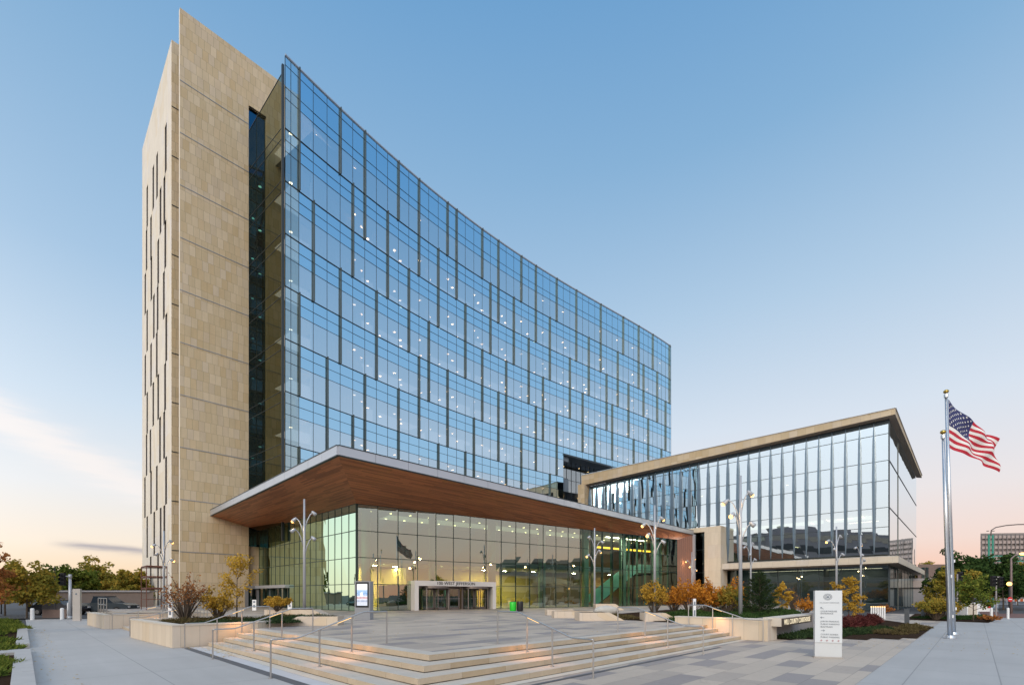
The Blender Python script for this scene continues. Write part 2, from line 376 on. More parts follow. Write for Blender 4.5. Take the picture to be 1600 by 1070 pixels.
def wood():
    m, t, out = mat('wood_soffit_planks')
    r, rc, j, uv = cells(t, 3.2, .14, .006, 0, True)
    gr = t.noise(t.scalevec(uv, (.6, 14, 1)), 1.0, 5, .6, .4); big = t.noise(t.scalevec(uv, (.12, .5, 1)), 1.0, 3)
    c = t.mix(t.math('POWER', r, 1.6), (.60, .22, .09), (.30, .09, .035)); c = t.mix(.6, c, t.mix(gr, (.55, .5, .5), (1.4, 1.4, 1.4)), 'MULTIPLY')
    c = t.mix(.6, c, t.mix(big, (.5, .48, .45), (1.5, 1.5, 1.5)), 'MULTIPLY'); c = t.mix(t.math('MULTIPLY', j, .6), c, (.03, .01, .005))
    pbsdf(t, out, c, .38, 0, gr, .1, .003, .5); return m
M['wood'] = wood()
def leafmat(name, cols, sc=1.2):
    m, t, out = mat(name); g = t.new('ShaderNodeNewGeometry')
    n = t.noise(g.outputs['Position'], sc, 3, .6); r = g.outputs['Random Per Island']
    f = t.math('ADD', t.math('MULTIPLY', n, .65), t.math('MULTIPLY', r, .4))
    c = t.ramp(f, [(.22, cols[0]), (.48, cols[1]), (.72, cols[2]), (.9, cols[3])])
    d = t.new('ShaderNodeBsdfDiffuse'); t.put(d.inputs[0], c); tr = t.new('ShaderNodeBsdfTranslucent'); t.put(tr.inputs[0], c)
    mx = t.new('ShaderNodeMixShader'); mx.inputs[0].default_value = .35; t.l.new(d.outputs[0], mx.inputs[1]); t.l.new(tr.outputs[0], mx.inputs[2])
    t.l.new(mx.outputs[0], out.inputs[0]); return m
M['l_green'] = leafmat('leaves_green', [(.04, .07, .018), (.12, .16, .03), (.24, .26, .05), (.36, .34, .07)])
M['l_dark'] = leafmat('leaves_dark_green', [(.02, .045, .018), (.045, .085, .025), (.08, .13, .04), (.14, .18, .05)])
M['l_yellow'] = leafmat('leaves_yellow', [(.26, .16, .03), (.52, .32, .05), (.72, .46, .08), (.80, .60, .16)])
M['l_mixed'] = leafmat('leaves_turning', [(.13, .14, .03), (.30, .26, .05), (.52, .34, .06), (.58, .30, .06)], .5)
M['l_orange'] = leafmat('leaves_orange', [(.22, .08, .015), (.52, .20, .03), (.74, .34, .05), (.80, .46, .08)])
M['l_rust'] = leafmat('leaves_rust', [(.16, .07, .03), (.34, .14, .05), (.48, .2, .06), (.5, .28, .08)])
M['l_pine'] = leafmat('needles', [(.018, .036, .018), (.038, .062, .028), (.065, .10, .038), (.11, .15, .055)])
M['l_red'] = leafmat('red_twigs', [(.05, .015, .015), (.11, .03, .03), (.17, .06, .05), (.18, .12, .05)])
M['l_dry'] = leafmat('dry_grass', [(.05, .05, .02), (.12, .09, .04), (.2, .15, .07), (.09, .13, .03)])
# ================================================================== GROUND
def flat(name, poly, z, m):
    b = MB(); P = [Vector((p[0], p[1], 0)) for p in poly]
    if sum(P[i].x*P[(i+1) % len(P)].y - P[(i+1) % len(P)].x*P[i].y for i in range(len(P))) < 0: P.reverse()
    b.face([(p.x, p.y, z) for p in P], 0, [fr(p) for p in P]); return struct(b.build(name, m))
def Fq(a0, a1, b0, b1): return [F(a0, b0), F(a1, b0), F(a1, b1), F(a0, b1)]
flat('ground', [(-1500, -1500), (1500, -1500), (1500, 1500), (-1500, 1500)], -.05, M['asphalt'])
ll = MB(); ll.prism(Fq(-6.3, 16, -9, 39), -.3, 0.0)            # lower walk slab
flat('sidewalk', Fq(-6.35, -2.35, -2.35, 47), 0.0, M['walk'])
flat('sidewalk_right', [F(-30, -2.35), F(-30, -40), F(160, -40), F(160, -7.12), F(-2.35, -7.12), F(-2.35, -2.35), ], -.004, M['walk_r'])
flat('sidewalk_near', Fq(-30, -2.35, -2.35, 6), -.008, M['walk'])
flat('paved_court', Fq(-2.3, 60, -7.12, -1.5), 0.0, M['paver'])
flat('drain_strip', [F(-2.35, -7.1), F(-2.12, -7.1), F(-2.12, 12.4), F(-2.35, 12.4)], .004, M['grate'])
flat('pale_band', [F(-2.12, -2.12), F(-1.78, -1.78), F(-1.78, 12.4), F(-2.12, 12.4)], .006, M['band'])
flat('step_landing', [F(-1.78, -1.78), F(-1.5, -1.5), F(-1.5, 12.4), F(-1.78, 12.4)], .008, M['coping'])
flat('step_landing_right', [F(-1.78, -1.78), F(15.9, -1.78), F(15.9, -1.5), F(-1.5, -1.5)], .010, M['coping'])
flat('drain_strip_right', [F(-2.3, -2.12), F(12, -2.12), F(12, -2.0), F(-2.3, -2.0)], .012, M['grate'])
# plaza with its four risers
pz = MB()
PLZ = [F(0, 0), F(15.9, 0), F(15.9, -2.2), F(40, -2.2), F(40, 1.5), F(100, 1.5), F(100, 70), F(0, 70), F(0, 45)]
PLZ = [F(.42, .42), F(16.2, .42), F(16.2, -2.0), F(36, -2.0), F(48, 4), F(100, 4), F(100, 70), F(-1.0, 70), F(-1.0, 12.9), F(.42, 12.9)]
pz.prism(PLZ, -.3, .6, 0); struct(pz.build('plaza', M['paver']))
def tier(k):
    """k = 0 is the top kerb of the plaza"""
    st = MB(); z = .6-.15*k; o = -.5*k; inn = .42 if k == 0 else o+.52; zt = z+(.004 if k == 0 else 0)
    n = 0; L = 12.35
    # left flight, blocks about 1.3 m long, mitred at the corner
    def block(p, q, r_, s_, u0):
        P = [p, q, r_, s_]; rr = .018
        st.prism([(v.x, v.y) for v in P], z-.15+.020, zt, 0, 0)
    pos = [o]; x = o+rnd.uniform(.7, 1.3)
    while x < L-.5: pos.append(x); x += rnd.uniform(1.1, 1.5)
    pos.append(L)
    for i in range(len(pos)-1):
        g = .004; b0, b1 = pos[i]+(0 if i == 0 else g), pos[i+1]-g
        q0 = inn if i == 0 else b0
        block(F(o, b0), F(inn, q0), F(inn, b1), F(o, b1), b0)
    LR = 15.9-.0*k; pos = [o]; x = o+rnd.uniform(.7, 1.3)
    while x < LR-.5: pos.append(x); x += rnd.uniform(1.1, 1.5)
    pos.append(LR)
    for i in range(len(pos)-1):
        g = .004; a0, a1 = pos[i]+(0 if i == 0 else g), pos[i+1]-g
        q0 = inn if i == 0 else a0
        block(F(a0, o), F(a1, o), F(a1, inn), F(q0, inn), a0)
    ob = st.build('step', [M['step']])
    bv = ob.modifiers.new('b', 'BEVEL'); bv.width = .012; bv.segments = 2; bv.limit_method = 'ANGLE'
    return ob
stairs = thing('entrance_steps', 'four broad limestone steps wrapping the plaza corner', 'steps', F(0, 0, 0))
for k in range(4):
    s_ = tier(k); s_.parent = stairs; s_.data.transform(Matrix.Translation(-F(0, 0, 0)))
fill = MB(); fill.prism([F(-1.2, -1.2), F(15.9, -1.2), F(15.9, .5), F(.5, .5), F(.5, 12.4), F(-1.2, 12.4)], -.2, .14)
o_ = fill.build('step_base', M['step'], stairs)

# left kerb, planted verge, road
kb = MB()
for i, b0 in enumerate([-2, 1.1, 4.2, 7.3, 10.4, 16.5, 19.6, 22.7, 25.8]):
    kb.prism([F(-6.72, b0), F(-6.35, b0), F(-6.35, b0+3.07), F(-6.72, b0+3.07)], -.1, .16)
for i in range(5):
    a = i*.3; kb.prism([F(-6.72-i*i*.12, 28.9+i*.7), F(-6.35-i*i*.12, 28.9+i*.7), F(-6.35-(i+1)**2*.12, 29.6+i*.7), F(-6.72-(i+1)**2*.12, 29.6+i*.7)], -.1, .16)
struct(kb.build('kerb', M['kerb']))
flat('verge_soil', Fq(-13.5, -6.7, -4, 46), .03, M['soil'])
for b0 in (13.5,):
    c_ = MB(); c_.prism([F(-11, b0), F(-6.35, b0), F(-6.35, b0+1.2), F(-11, b0+1.2)], -.1, .12); struct(c_.build('cross_path', M['kerb']))
flat('far_path', Fq(-14, -11.5, -10, 60), .02, M['walk'])
# ================================================================== TOWER
C0 = Vector((-36.92, 53.0, 0))                       # front corner of the stone slab
def SP(s, t=0.0): return C0 + E1*s + E2*t
ZT = 67.27; FL = 5.81
tower = thing('courthouse_tower', 'tall courthouse tower with limestone end walls and concave blue glass front', 'building', (C0.x, C0.y, .6))
st = MB()
TH = .45                                             # thickness of the front slab
s39, s42 = 7.0, 9.0
st.wall(SP(0), SP(s39), .3, ZT, 0, 0); st.wall(SP(s39), SP(s42), 61.6, ZT, 0, s39); st.wall(SP(s42), SP(20), .3, ZT, 0, s42)
st.wall(SP(s39), SP(s39, .8), .3, 61.6, 0); st.wall(SP(s42, .8), SP(s42), .3, 61.6, 0)
st.wall(SP(0, TH), SP(0), .3, ZT, 2); st.wall(SP(20), SP(20, TH), .3, ZT, 1)
st.face([SP(0)+UP*ZT, SP(20)+UP*ZT, SP(20, TH)+UP*ZT, SP(0, TH)+UP*ZT], 2); st.wall(SP(20, TH), SP(0, TH), .3, ZT, 0)
st.build('stone_slab', [M['stone'], M['stone_plain'], M['stone_side']], tower)
# metal reglets at each floor
FZ = [EYE+(HY-(125+81.83*k))*53.0/FPX for k in range(10)]
regm = simple('grey_reglet', (.34, .34, .34), .5, .3)
for k, z in enumerate(FZ):
    hi = s39 if z < 61.6 else 20
    rg = MB(); rg.obox(SP(hi/2, -.012)+UP*z, E1*(hi/2), E2*.02, UP*.042); rg.build('floor_reglet', regm, tower)
    if z < 61.6: rg = MB(); rg.obox(SP(14.5, -.012)+UP*z, E1*5.5, E2*.02, UP*.042); rg.build('floor_reglet', regm, tower)
# rear stone volume with the slot windows
B0 = Vector((-39.85, 55.8, 0)); B1 = Vector((-53.9, 69.5, 0)); BD = (B1-B0).normalized(); BL = (B1-B0).length
BN = Vector((-BD.y, BD.x, 0));  BN = BN if BN.dot(Vector((-1, -1, 0))) > 0 else -BN
ZB = 66.97
rv = MB()
B0f = SP(0, 4.6)
rv.wall(B0, B0+E1*4.2, .3, ZB, 0, 3)
rv.face([B0+UP*ZB, B0+E1*20+UP*ZB, B1+E1*20+UP*ZB, B1+UP*ZB], 1)
rv.wall(B1, B1+E1*30, .3, ZB, 1)
fz = [59.2-5.77*k for k in range(0, 10)] + [.3]     # fz[0]: top of the first window storey
WU = [[259, 245.4, 239.5, 230], [256.8, 250.8, 235.9, 229], [258.3, 247.2, 236.5, 227], [256, 246.3, 240.4, 229.9], [259.8, 245, 236, 227],
      [258, 247.2, 239.5, 230], [256.5, 250, 235, 229], [259.5, 245, 236, 226.5], [256.8, 251, 241, 230], [256.8, 247, 235.5]]
def tB(u):
    k = (u-800)/FPX; return (B0.x-k*B0.y)/(k*BD.y-BD.x)
rv.wall(B0, B1, fz[0], ZB, 1, 0)
slots = []
sg = []
for k in range(10):
    z1, z0 = fz[k], fz[k+1]
    ts = sorted(tB(u) for u in WU[k]); x = 0
    for t_ in ts:
        a, b = t_-.55, t_+.55
        rv.wall(B0+BD*x, B0+BD*a, z0, z1, 1, x)
        slots.append((a, b, z0, z1)); x = b
    rv.wall(B0+BD*x, B1, z0, z1, 1, x)
rv.build('rear_stone_wall', [M['stone'], M['stone_side']], tower)
dp = .34
for a, b, z0, z1 in slots:
    m_ = MB(); pa, pb = B0+BD*a, B0+BD*b; ia, ib = pa-BN*dp, pb-BN*dp
    m_.wall(pa, ia, z0, z1, 0); m_.wall(ib, pb, z0, z1, 0)
    m_.face([pa+UP*z1, ia+UP*z1, ib+UP*z1, pb+UP*z1], 0); m_.face([pa+UP*z0, pb+UP*z0, ib+UP*z0, ia+UP*z0], 0)
    wo_ = m_.build('slot_window', M['reveal'], tower)
    g_ = MB(); g_.wall(ia, ib, z0, z1, 0); 
    for q in (.3, .62): g_.bar(ia+UP*(z0+(z1-z0)*q)+BN*.02, ib+UP*(z0+(z1-z0)*q)+BN*.02, .06, .05, 1)
    g_.build('pane', [M['slotglass'], M['mull']], wo_)
# joint lines of the rear volume
for z in fz[:-1]:
    rj = MB(); rj.obox(B0+E1*2.0-E2*.012+UP*(z-.0), E1*2.0, E2*.02, UP*.05); rj.build('floor_reglet', M['mull'], tower)
# dark glass strip in the stone face
ds = MB(); ds.wall(SP(s39, .35), SP(s42, .35), 8, 61.6, 0); ds.build('dark_window_strip', M['g_strip'], tower)
dm = MB()
for x in (s39+.03, (s39+s42)/2, s42-.03): dm.bar(SP(x, .33)+UP*8, SP(x, .33)+UP*61.6, .05, .08, 0, nrm=E2)
zz_ = 61.5
for k in range(9):
    zb = EYE+(HY-(200+82.1*(k-0)))*52.74/FPX
    for q in (0, -1.6, -3.2):
        if 9 < zb+q < 61: dm.bar(SP(s39, .33)+UP*(zb+q), SP(s42, .33)+UP*(zb+q), .07, .06, 0)
dm.build('strip_mullion', M['mull'], tower)
# ---- concave curtain wall
CW0 = Vector((-25.10, 52.74, 0)); PC = [2.70549867e-07, -2.23271032e-05, -2.57125883e-03, 1.88890012e-01, 0.0]
def cw_s(s): t = ((((PC[0]*s+PC[1])*s+PC[2])*s+PC[3])*s); return CW0+E1*s+E2*t
_tab = []; L_ = 0; p_ = cw_s(0)
for i in range(0, 9001):
    q_ = cw_s(i*.01); L_ += (q_-p_).length; _tab.append((L_, q_)); p_ = q_
def CW(L, off=0.0):
    import bisect
    i = bisect.bisect_left(_tab, (L,)) if False else min(len(_tab)-2, max(1, int(L/ _tab[-1][0]*(len(_tab)-1))))
    while i > 1 and _tab[i][0] > L: i -= 1
    while i < len(_tab)-2 and _tab[i][0] < L: i += 1
    p = _tab[i][1]; d = (_tab[min(i+20, len(_tab)-1)][1]-_tab[max(0, i-20)][1]).normalized()
    n = Vector((d.y, -d.x, 0)); return p+n*off, d, n
COLS = [0, .68]+[1.64+1.80*k for k in range(49)]; CWL = 88.8; COLS = [c for c in COLS if c < CWL-.2]+[CWL]
NC = len(COLS)-1
ZL = [EYE+(HY-v)*52.74/FPX for v in (87, 200.4, 282.5, 364.6, 446.7, 528.8, 610.9, 693, 775)]   # L0 roof .. L8
ROWS = []
for k in range(8):
    z1, z0 = ZL[k], ZL[k+1]
    if k == 0:
        fr_ = [(87, 101.4, 's'), (101.4, 135.6, 's'), (135.6, 152.6, 's'), (152.6, 200.4, 'v')]
        ROWS.append([(EYE+(HY-b)*52.74/FPX, EYE+(HY-a)*52.74/FPX, c) for a, b, c in fr_])
    else:
        h = z1-z0; ROWS.append([(z1-h*.215, z1, 's'), (z1-h*.43, z1-h*.215, 'S'), (z0, z1-h*.43, 'v')])
ZREC = 29.0; CREC = 30
def col_ok(c, z): return not (c >= CREC and z < ZREC-.1)
rest = MB(); npan = 0
def pane_faces(mb, c, rows):
    p0, d0, n0 = CW(COLS[c]); p1, d1, n1 = CW(COLS[c+1]); j = n0*rnd.uniform(-.012, .012)
    for z0, z1, kk in rows:
        if c >= CREC:
            if z1 <= ZREC: continue
            z0 = max(z0, ZREC)
        m_ = 2 if c < 2 else {'s': 1, 'S': 1, 'v': 0}[kk]
        mb.wall(p0+j, p1, z0, z1, m_, COLS[c])
for k in range(8):
    for c in range(NC):
        if k >= 7 and c > 30: continue
        if npan < 100 and 2 <= c < 15:
            mb = MB(); pane_faces(mb, c, ROWS[k]); mb.build('glass_panel', [M['g_vis'], M['g_spa'], M['g_wing']], tower); npan += 1
        else: pane_faces(rest, c, ROWS[k])
r_ = rest.build('glass_panel', [M['g_vis'], M['g_spa'], M['g_wing']], tower); r_['kind'] = 'stuff'
mu = MB()
for c in range(NC+1):
    p, d, n = CW(COLS[c]); z0 = ZREC if c >= CREC else ZL[8]
    mu.bar(p+UP*z0-n*.02, p+UP*ZL[0]-n*.02, .036, .10, 0, nrm=n)
for k in range(8):
    for i, (z0, z1, kk) in enumerate(ROWS[k]):
        th = .11 if i == 0 else .035
        for c in range(NC):
            if c >= CREC and z1 < ZREC: continue
            a, _, n = CW(COLS[c]); b, _, n2 = CW(COLS[c+1]); mu.bar(a+UP*z1+n*.015, b+UP*z1+n*.015, .08 if i == 0 else .04, th, 0, nrm=n)
mu.build('mullion_grid', M['mull'], tower)
FINS = [(2,0,2),(5,0,1),(7,0,2),(3,2,4),(6,1,3),(9,1,3),(10,0,1),(12,0,2),(5,3,5),(8,3,5),(2,4,6),(11,2,4),(13,3,5),(14,1,3),(12,4,6),(4,5,8),
 (7,5,8),(10,5,8),(6,6,8),(14,6,8),(15,0,1),(16,0,2),(19,0,1),(17,2,4),(20,1,3),(21,0,2),(23,1,3),(24,0,1),(15,4,6),(19,3,5),(22,3,5),(21,4,6),
 (26,0,2),(25,2,4),(28,1,3),(29,0,1),(27,3,5),(31,2,4),(32,0,2),(33,3,5),(34,1,3),(36,0,2),(37,2,4),(38,3,5),(39,1,3),(40,0,1),(41,2,4),(43,0,2),
 (44,1,3),(46,0,1),(47,1,3),(49,2,4),(50,0,2),(26,4,6),(29,4,6),(28,6,8),(35,4,6),(45,3,5),(48,4,6),(2,7,8),(18,5,7),(22,6,8),(24,5,7),(42,4,6),(17,6,8)]
for c, a, b in FINS:
    p, d, n = CW(COLS[min(c, NC)]); z1, z0 = ZL[a]+.1, ZL[b]
    if c >= CREC: z0 = max(z0, ZREC)
    if z1-z0 < 1: continue
    fb = MB(); fb.bar(p+n*.17+UP*z0, p+n*.15+UP*z1, .10, .24, 0, nrm=n); fb.build('sun_fin', M['fin'], tower)
# roof edge cap
cp = MB()
for c in range(NC):
    a, _, n = CW(COLS[c]); b, _, _ = CW(COLS[c+1]); cp.bar(a+UP*(ZL[0]+.06), b+UP*(ZL[0]+.06), .12, .3, 0, nrm=UP)
cp.build('parapet_cap', M['metal_panel'], tower)
# interior storeys
DEP = 9.0; cl = MB(); slb = MB(); ends_ = MB(); SUB = list(range(3, NC, 2))+[NC]
for k in range(8):
    zc = ROWS[k][-1][1]-.05; zf = ZL[k+1]
    for i in range(len(SUB)-1):
        L0, L1 = COLS[SUB[i]], COLS[SUB[i+1]]
        if SUB[i] >= CREC and zf < ZREC: continue
        a, _, n0 = CW(L0, -.35); b, _, n1 = CW(L1, -.35); a2, b2 = a-n0*DEP, b-n1*DEP
        if i == 0: a2 = CW(L0)[0]+Vector((.36, .93, 0))*8.6
        cl.face([a+UP*zc, b+UP*zc, b2+UP*zc, a2+UP*zc], 0)
        top = ZL[k] if k else 55.2
        slb.face([a+UP*(zf), b+UP*(zf), b2+UP*(zf), a2+UP*(zf)], 1)
        slb.wall(a2, b2, zf, zc, 0, L0)
        # back-up wall behind the spandrel rows
        slb.wall(a, b, zc, ZL[k]-.1, 1, L0)
    a, _, n = CW(COLS[3], -.35); ends_.wall(CW(COLS[3])[0]+Vector((.36, .93, 0))*8.6, a, ZL[k+1], ZL[k] if k else 56.2, 0, 0)  # inner end wall finished as stone to imitate a reflection in the glass
ends_.build('inner_end_wall', M['stone'], tower); cl.build('ceiling', M['ceil'], tower); slb.build('floor_slab', [M['inwall'], M['slab']], tower)
# partitions and columns that show through the glass
pt = MB()
for k in range(8):
    zf, zc = ZL[k+1], ROWS[k][-1][1]
    for c in range(3, NC, 5):
        if not col_ok(c, zf): continue
        p, d, n = CW(COLS[c]+.9, -1.4); pt.tube([p+UP*zf, p+UP*zc], .38, 10, 0)
    for c in range(4, NC, 3):
        if rnd.random() < .45 and col_ok(c, zf):
            p, d, n = CW(COLS[c]+rnd.uniform(0, 1), -rnd.uniform(3, 6)); hh = (zc-zf)*rnd.choice([.5, .75, 1])
            pt.obox(p+UP*(zf+hh/2), d*rnd.uniform(.4, 1.2), n*.1, UP*hh/2, 1)
pt.build('partition', [M['white'], M['ceil']], tower)
nl = 0; rl = MB()
def disc(mb, p, r, m=0):
    mb.face([p+Vector((math.cos(a)*r, math.sin(a)*r, 0)) for a in [2*math.pi*(-i)/8 for i in range(8)]], m)
for k in range(8):
    zc = ROWS[k][-1][1]-.09
    for c in range(2, NC-1):
        zf = ZL[k+1]
        if not col_ok(c, zf): continue
        if k >= 7 and c > 22: continue
        pos = [(COLS[c]+1.0, 1.1+1.1*((c*7) % 3))]
        if c % 4 == 1 or (c > 16 and rnd.random() < .3): pos = []
        if c % 2 == 0 and c > 7: pos.append((COLS[c]+.3, 4.6))
        for L, off in pos:
            p, d, n = CW(L, -off); p = p+UP*zc
            if nl < 100: mb = MB(); disc(mb, p, .20); mb.build('ceiling_light', M[rnd.choice(('spot', 'spot', 'spot2'))], tower); nl += 1
            else: disc(rl, p, .19, rnd.choice((0, 1, 1, 2)))
r_ = rl.build('ceiling_light', [M['spot'], M['spot2'], M['spot3']], tower); r_['kind'] = 'stuff'
# recessed lower corner of the curtain wall
rc_ = MB(); pr0 = CW(COLS[CREC]); pr1 = CW(CWL-.2)
i0, i1 = pr0[0]-pr0[2]*3.2, pr1[0]-pr1[2]*3.2
rc_.wall(pr0[0], i0, 5, ZREC, 0); rc_.face([pr0[0]+UP*ZREC, pr1[0]+UP*ZREC, i1+UP*ZREC, i0+UP*ZREC], 1)
rc_.wall(i0, i1, 5, ZREC-.02, 2)
NN = 26
for i in range(NN+1):
    p = i0.lerp(i1, i/NN); rc_.bar(p+UP*5-pr0[2]*-.03, p+UP*ZREC+pr0[2]*.03, .05, .08, 1, nrm=pr0[2])
for z in (25.3, 21.5, 17.6, 13.5): rc_.bar(i0+UP*z+pr0[2]*.03, i1+UP*z+pr1[2]*.03, .07, .06, 1)
rc_.bar(pr0[0]+UP*(ZREC-.1), pr1[0]+UP*(ZREC-.1), .35, .3, 1)
rc_.build('recessed_glass', [M['g_vis'], M['mull'], glass('recess_glass', (.72, .78, .80), (.5, .5, .45), .42)], tower)
rb = MB(); rb.wall(i0-pr0[2]*5, i1-pr1[2]*5, 0, ZREC, 0)
for z in (17, 22.8): rb.face([i0+UP*z, i1+UP*z, i1-pr1[2]*5+UP*z, i0-pr0[2]*5+UP*z], 1)
for z in (16.6, 22.4, 28.6):
    for i in range(10):
        p = i0.lerp(i1, (i+.5)/10)-pr0[2]*rnd.uniform(.8, 3); disc(rb, p+UP*z, .14, 2)
rb.build('recess_interior', [M['inwall'], M['ceil'], M['spot']], tower)
# right end wall of the tower, back and roof
ew = MB(); pe, de, ne = CW(CWL)
ew.wall(pe, pe-ne*1.2, 5, ZL[0], 1); ew.wall(pe-ne*1.2, pe-ne*14, 5, ZL[0], 0)
ew.wall(pe-ne*14, B1+E1*30, 0, ZL[0]-2, 0)
ew.build('end_wall', [M['stone_plain'], M['g_wing']], tower)
rf = MB()
for i in range(len(SUB)-1):
    a, _, n0 = CW(COLS[SUB[i]], -.3); b, _, n1 = CW(COLS[SUB[i+1]], -.3)
    rf.face([a+UP*56.2, b+UP*56.2, b-n1*12+UP*56.2, a-n0*12+UP*56.2], 0)
rf.build('roof', M['grey_b'], tower)
# glass return between stone and curtain wall
rt = MB(); q0 = SP(s39+.02, -.02); q1 = CW0-E1*.25
zt0, zt1 = 58.4, 59.6
rt.wall(q0, q1, 8, zt0, 0, 0, 8, zt1); 
rt.build('return_glass', M['g_ret'], tower)
rm = MB()
for k in range(8):
    for z in (ZL[k+1], ZL[k+1]-1.2):
        rm.bar(q0+UP*z, q1+UP*z, .05, .06, 0, nrm=UP)
rm.bar(q1+UP*8, q1+UP*60.4, .28, .22, 0, nrm=E1); rm.bar(q0+UP*zt0, q1+UP*zt1, .06, .08, 0)
rm.build('return_mullion', M['mull'], tower)

# ================================================================== ENTRANCE PAVILION
G0 = Vector((-13.55, 41.5, 0)); G1 = SP(8.19); G2 = Vector((23.7, 68.5, 0))
K0 = Vector((-11.45, 31.4, 0)); K1 = SP(3.03); K2 = Vector((27.6, 72.7, 0))
ZG, ZS, ZK = 9.97, 11.23, 11.82
pav = thing('entrance_pavilion', 'glazed entrance hall under a sweeping wood-lined canopy', 'building', (G0.x, G0.y, .6))
def lined(name, pts, m, uvdir, parent):
    mb = MB(); n = Vector(uvdir); x = Vector((-n.y, n.x, 0))
    NU__, NV__ = 24, 6; A_, B__, C__, D__ = [Vector(p) for p in pts]
    P = lambda u, v: (A_.lerp(B__, u)).lerp(D__.lerp(C__, u), v)
    for i in range(NU__):
        for j in range(NV__):
            q = [P(i/NU__, j/NV__), P((i+1)/NU__, j/NV__), P((i+1)/NU__, (j+1)/NV__), P(i/NU__, (j+1)/NV__)]
            mb.face(q, 0, [(p.dot(n), p.dot(x)) for p in q])
    o = mb.build(name, m, parent); bm = bmesh.new(); bm.from_mesh(o.data); bmesh.ops.remove_doubles(bm, verts=bm.verts, dist=1e-4)
    for f_ in bm.faces: f_.smooth = True
    bm.to_mesh(o.data); bm.free(); return o
inset = .16
lined('wood_soffit', [K0+UP*ZS, K1+UP*ZS, G1+UP*ZG, G0+UP*ZG], M['wood'], E2, pav)
lined('wood_soffit', [K2+UP*ZS, K0+UP*ZS, G0+UP*ZG, G2+UP*ZG], M['wood'], E1, pav)
cf = MB()
def seg(a, b, L):
    n = max(1, round((b-a).length/L)); d = (b-a).normalized(); nn = Vector((d.y, -d.x, 0))
    for i in range(n):
        p, q = a.lerp(b, i/n)+d*.012, a.lerp(b, (i+1)/n)-d*.012
        cf.obox((p+q)/2+UP*(ZS+ZK)/2+nn*.01*(i % 2)*.2, (q-p)/2, nn*.10, UP*(ZK-ZS)/2, 0)
seg(K1, K0+(K1-K0).normalized()*.0, 2.35); seg(K0, K2, 2.75)
cf.bar(K1+UP*(ZK+.03), K0+UP*(ZK+.03), .26, .06, 1); cf.bar(K0+UP*(ZK+.03), K2+UP*(ZK+.03), .26, .06, 1)
cf.bar(K1+UP*(ZS-.03), K0+UP*(ZS-.03), .2, .06, 1); cf.bar(K0+UP*(ZS-.03), K2+UP*(ZS-.03), .2, .06, 1)
cf.build('canopy_fascia', [M['metal_panel'], M['mull']], pav)
cr = MB(); cr.face([K0+UP*(ZK-.05), K2+UP*(ZK-.05), K2+E2*18+UP*(ZK-.05), G1+E1*14+E2*-2+UP*(ZK-.05), K1+UP*(ZK-.05)], 0); cr.build('canopy_roof', M['metal_panel'], pav)
# fin wall at the right end
tw = MB(); dK = (K2-G2).normalized(); nK = Vector((dK.y, -dK.x, 0))
tw.wall(G2, K2, 0, ZG, 0, 0, 0, ZS); tw.wall(K2, K2+E2*4, 0, ZS, 0)
for i in range(1, 8):
    p = G2.lerp(K2, i/8)+nK*.012; tw.bar(p, p+UP*(ZG+(ZS-ZG)*i/8), .02, .02, 1, nrm=nK)
tw.bar(K2+nK*.1, K2+nK*.1+UP*ZS, .35, .5, 2, nrm=nK)
tw.build('terracotta_wall', [M['terra'], M['brown'], M['metal_panel']], pav)
# glass walls
ZR = [.62, 2.98, 5.31, 7.65, ZG]
def glasswall(a, b, n, skip=None, mat_='g_pav', mull='mull_g', zr=ZR, parent=pav, top=None, out=1):
    d = (b-a).normalized(); nn = Vector((d.y, -d.x, 0))*out
    mm = MB()
    for i in range(n+1):
        p = a.lerp(b, i/n); mm.bar(p+UP*zr[0]-nn*.06, p+UP*zr[-1]-nn*.06, .05, .18, 0, nrm=nn)
    for z in zr: mm.bar(a+UP*z+nn*.005, b+UP*z+nn*.005, .05, .06, 0)
    mm.build('mullion', M[mull], parent)
    for i in range(n):
        for r in range(len(zr)-1):
            if skip and skip(i, r): continue
            p, q = a.lerp(b, i/n), a.lerp(b, (i+1)/n); j = nn*rnd.uniform(-.01, .01)
            mb = MB(); j2 = nn*rnd.uniform(-.01, .01)
            mb.face([p+UP*zr[r]+j2, q+UP*zr[r], q+UP*zr[r+1]+j2, p+UP*zr[r+1]+j], 0); mb.build('glass_panel', M['g_pavr' if mat_ == 'g_pav' and i >= 14 else mat_], parent)
NL, NF = 18, 25
glasswall(G0, G1, NL, lambda i, r: r == 0 and i >= 11, out=-1, mat_='g_pavl')
NF = 24
dG = (G2-G0).normalized(); nG = Vector((dG.y, -dG.x, 0)); LG = (G2-G0).length
def uL(u):
    k = (u-800)/FPX; return (G0.x-k*G0.y)/(k*dG.y-dG.x)
p0_, p1_ = uL(642), uL(768)
iskip = lambda i, r: r == 0 and p0_ < (i+.5)*LG/NF < p1_
glasswall(G0, G2, NF, iskip, out=1)
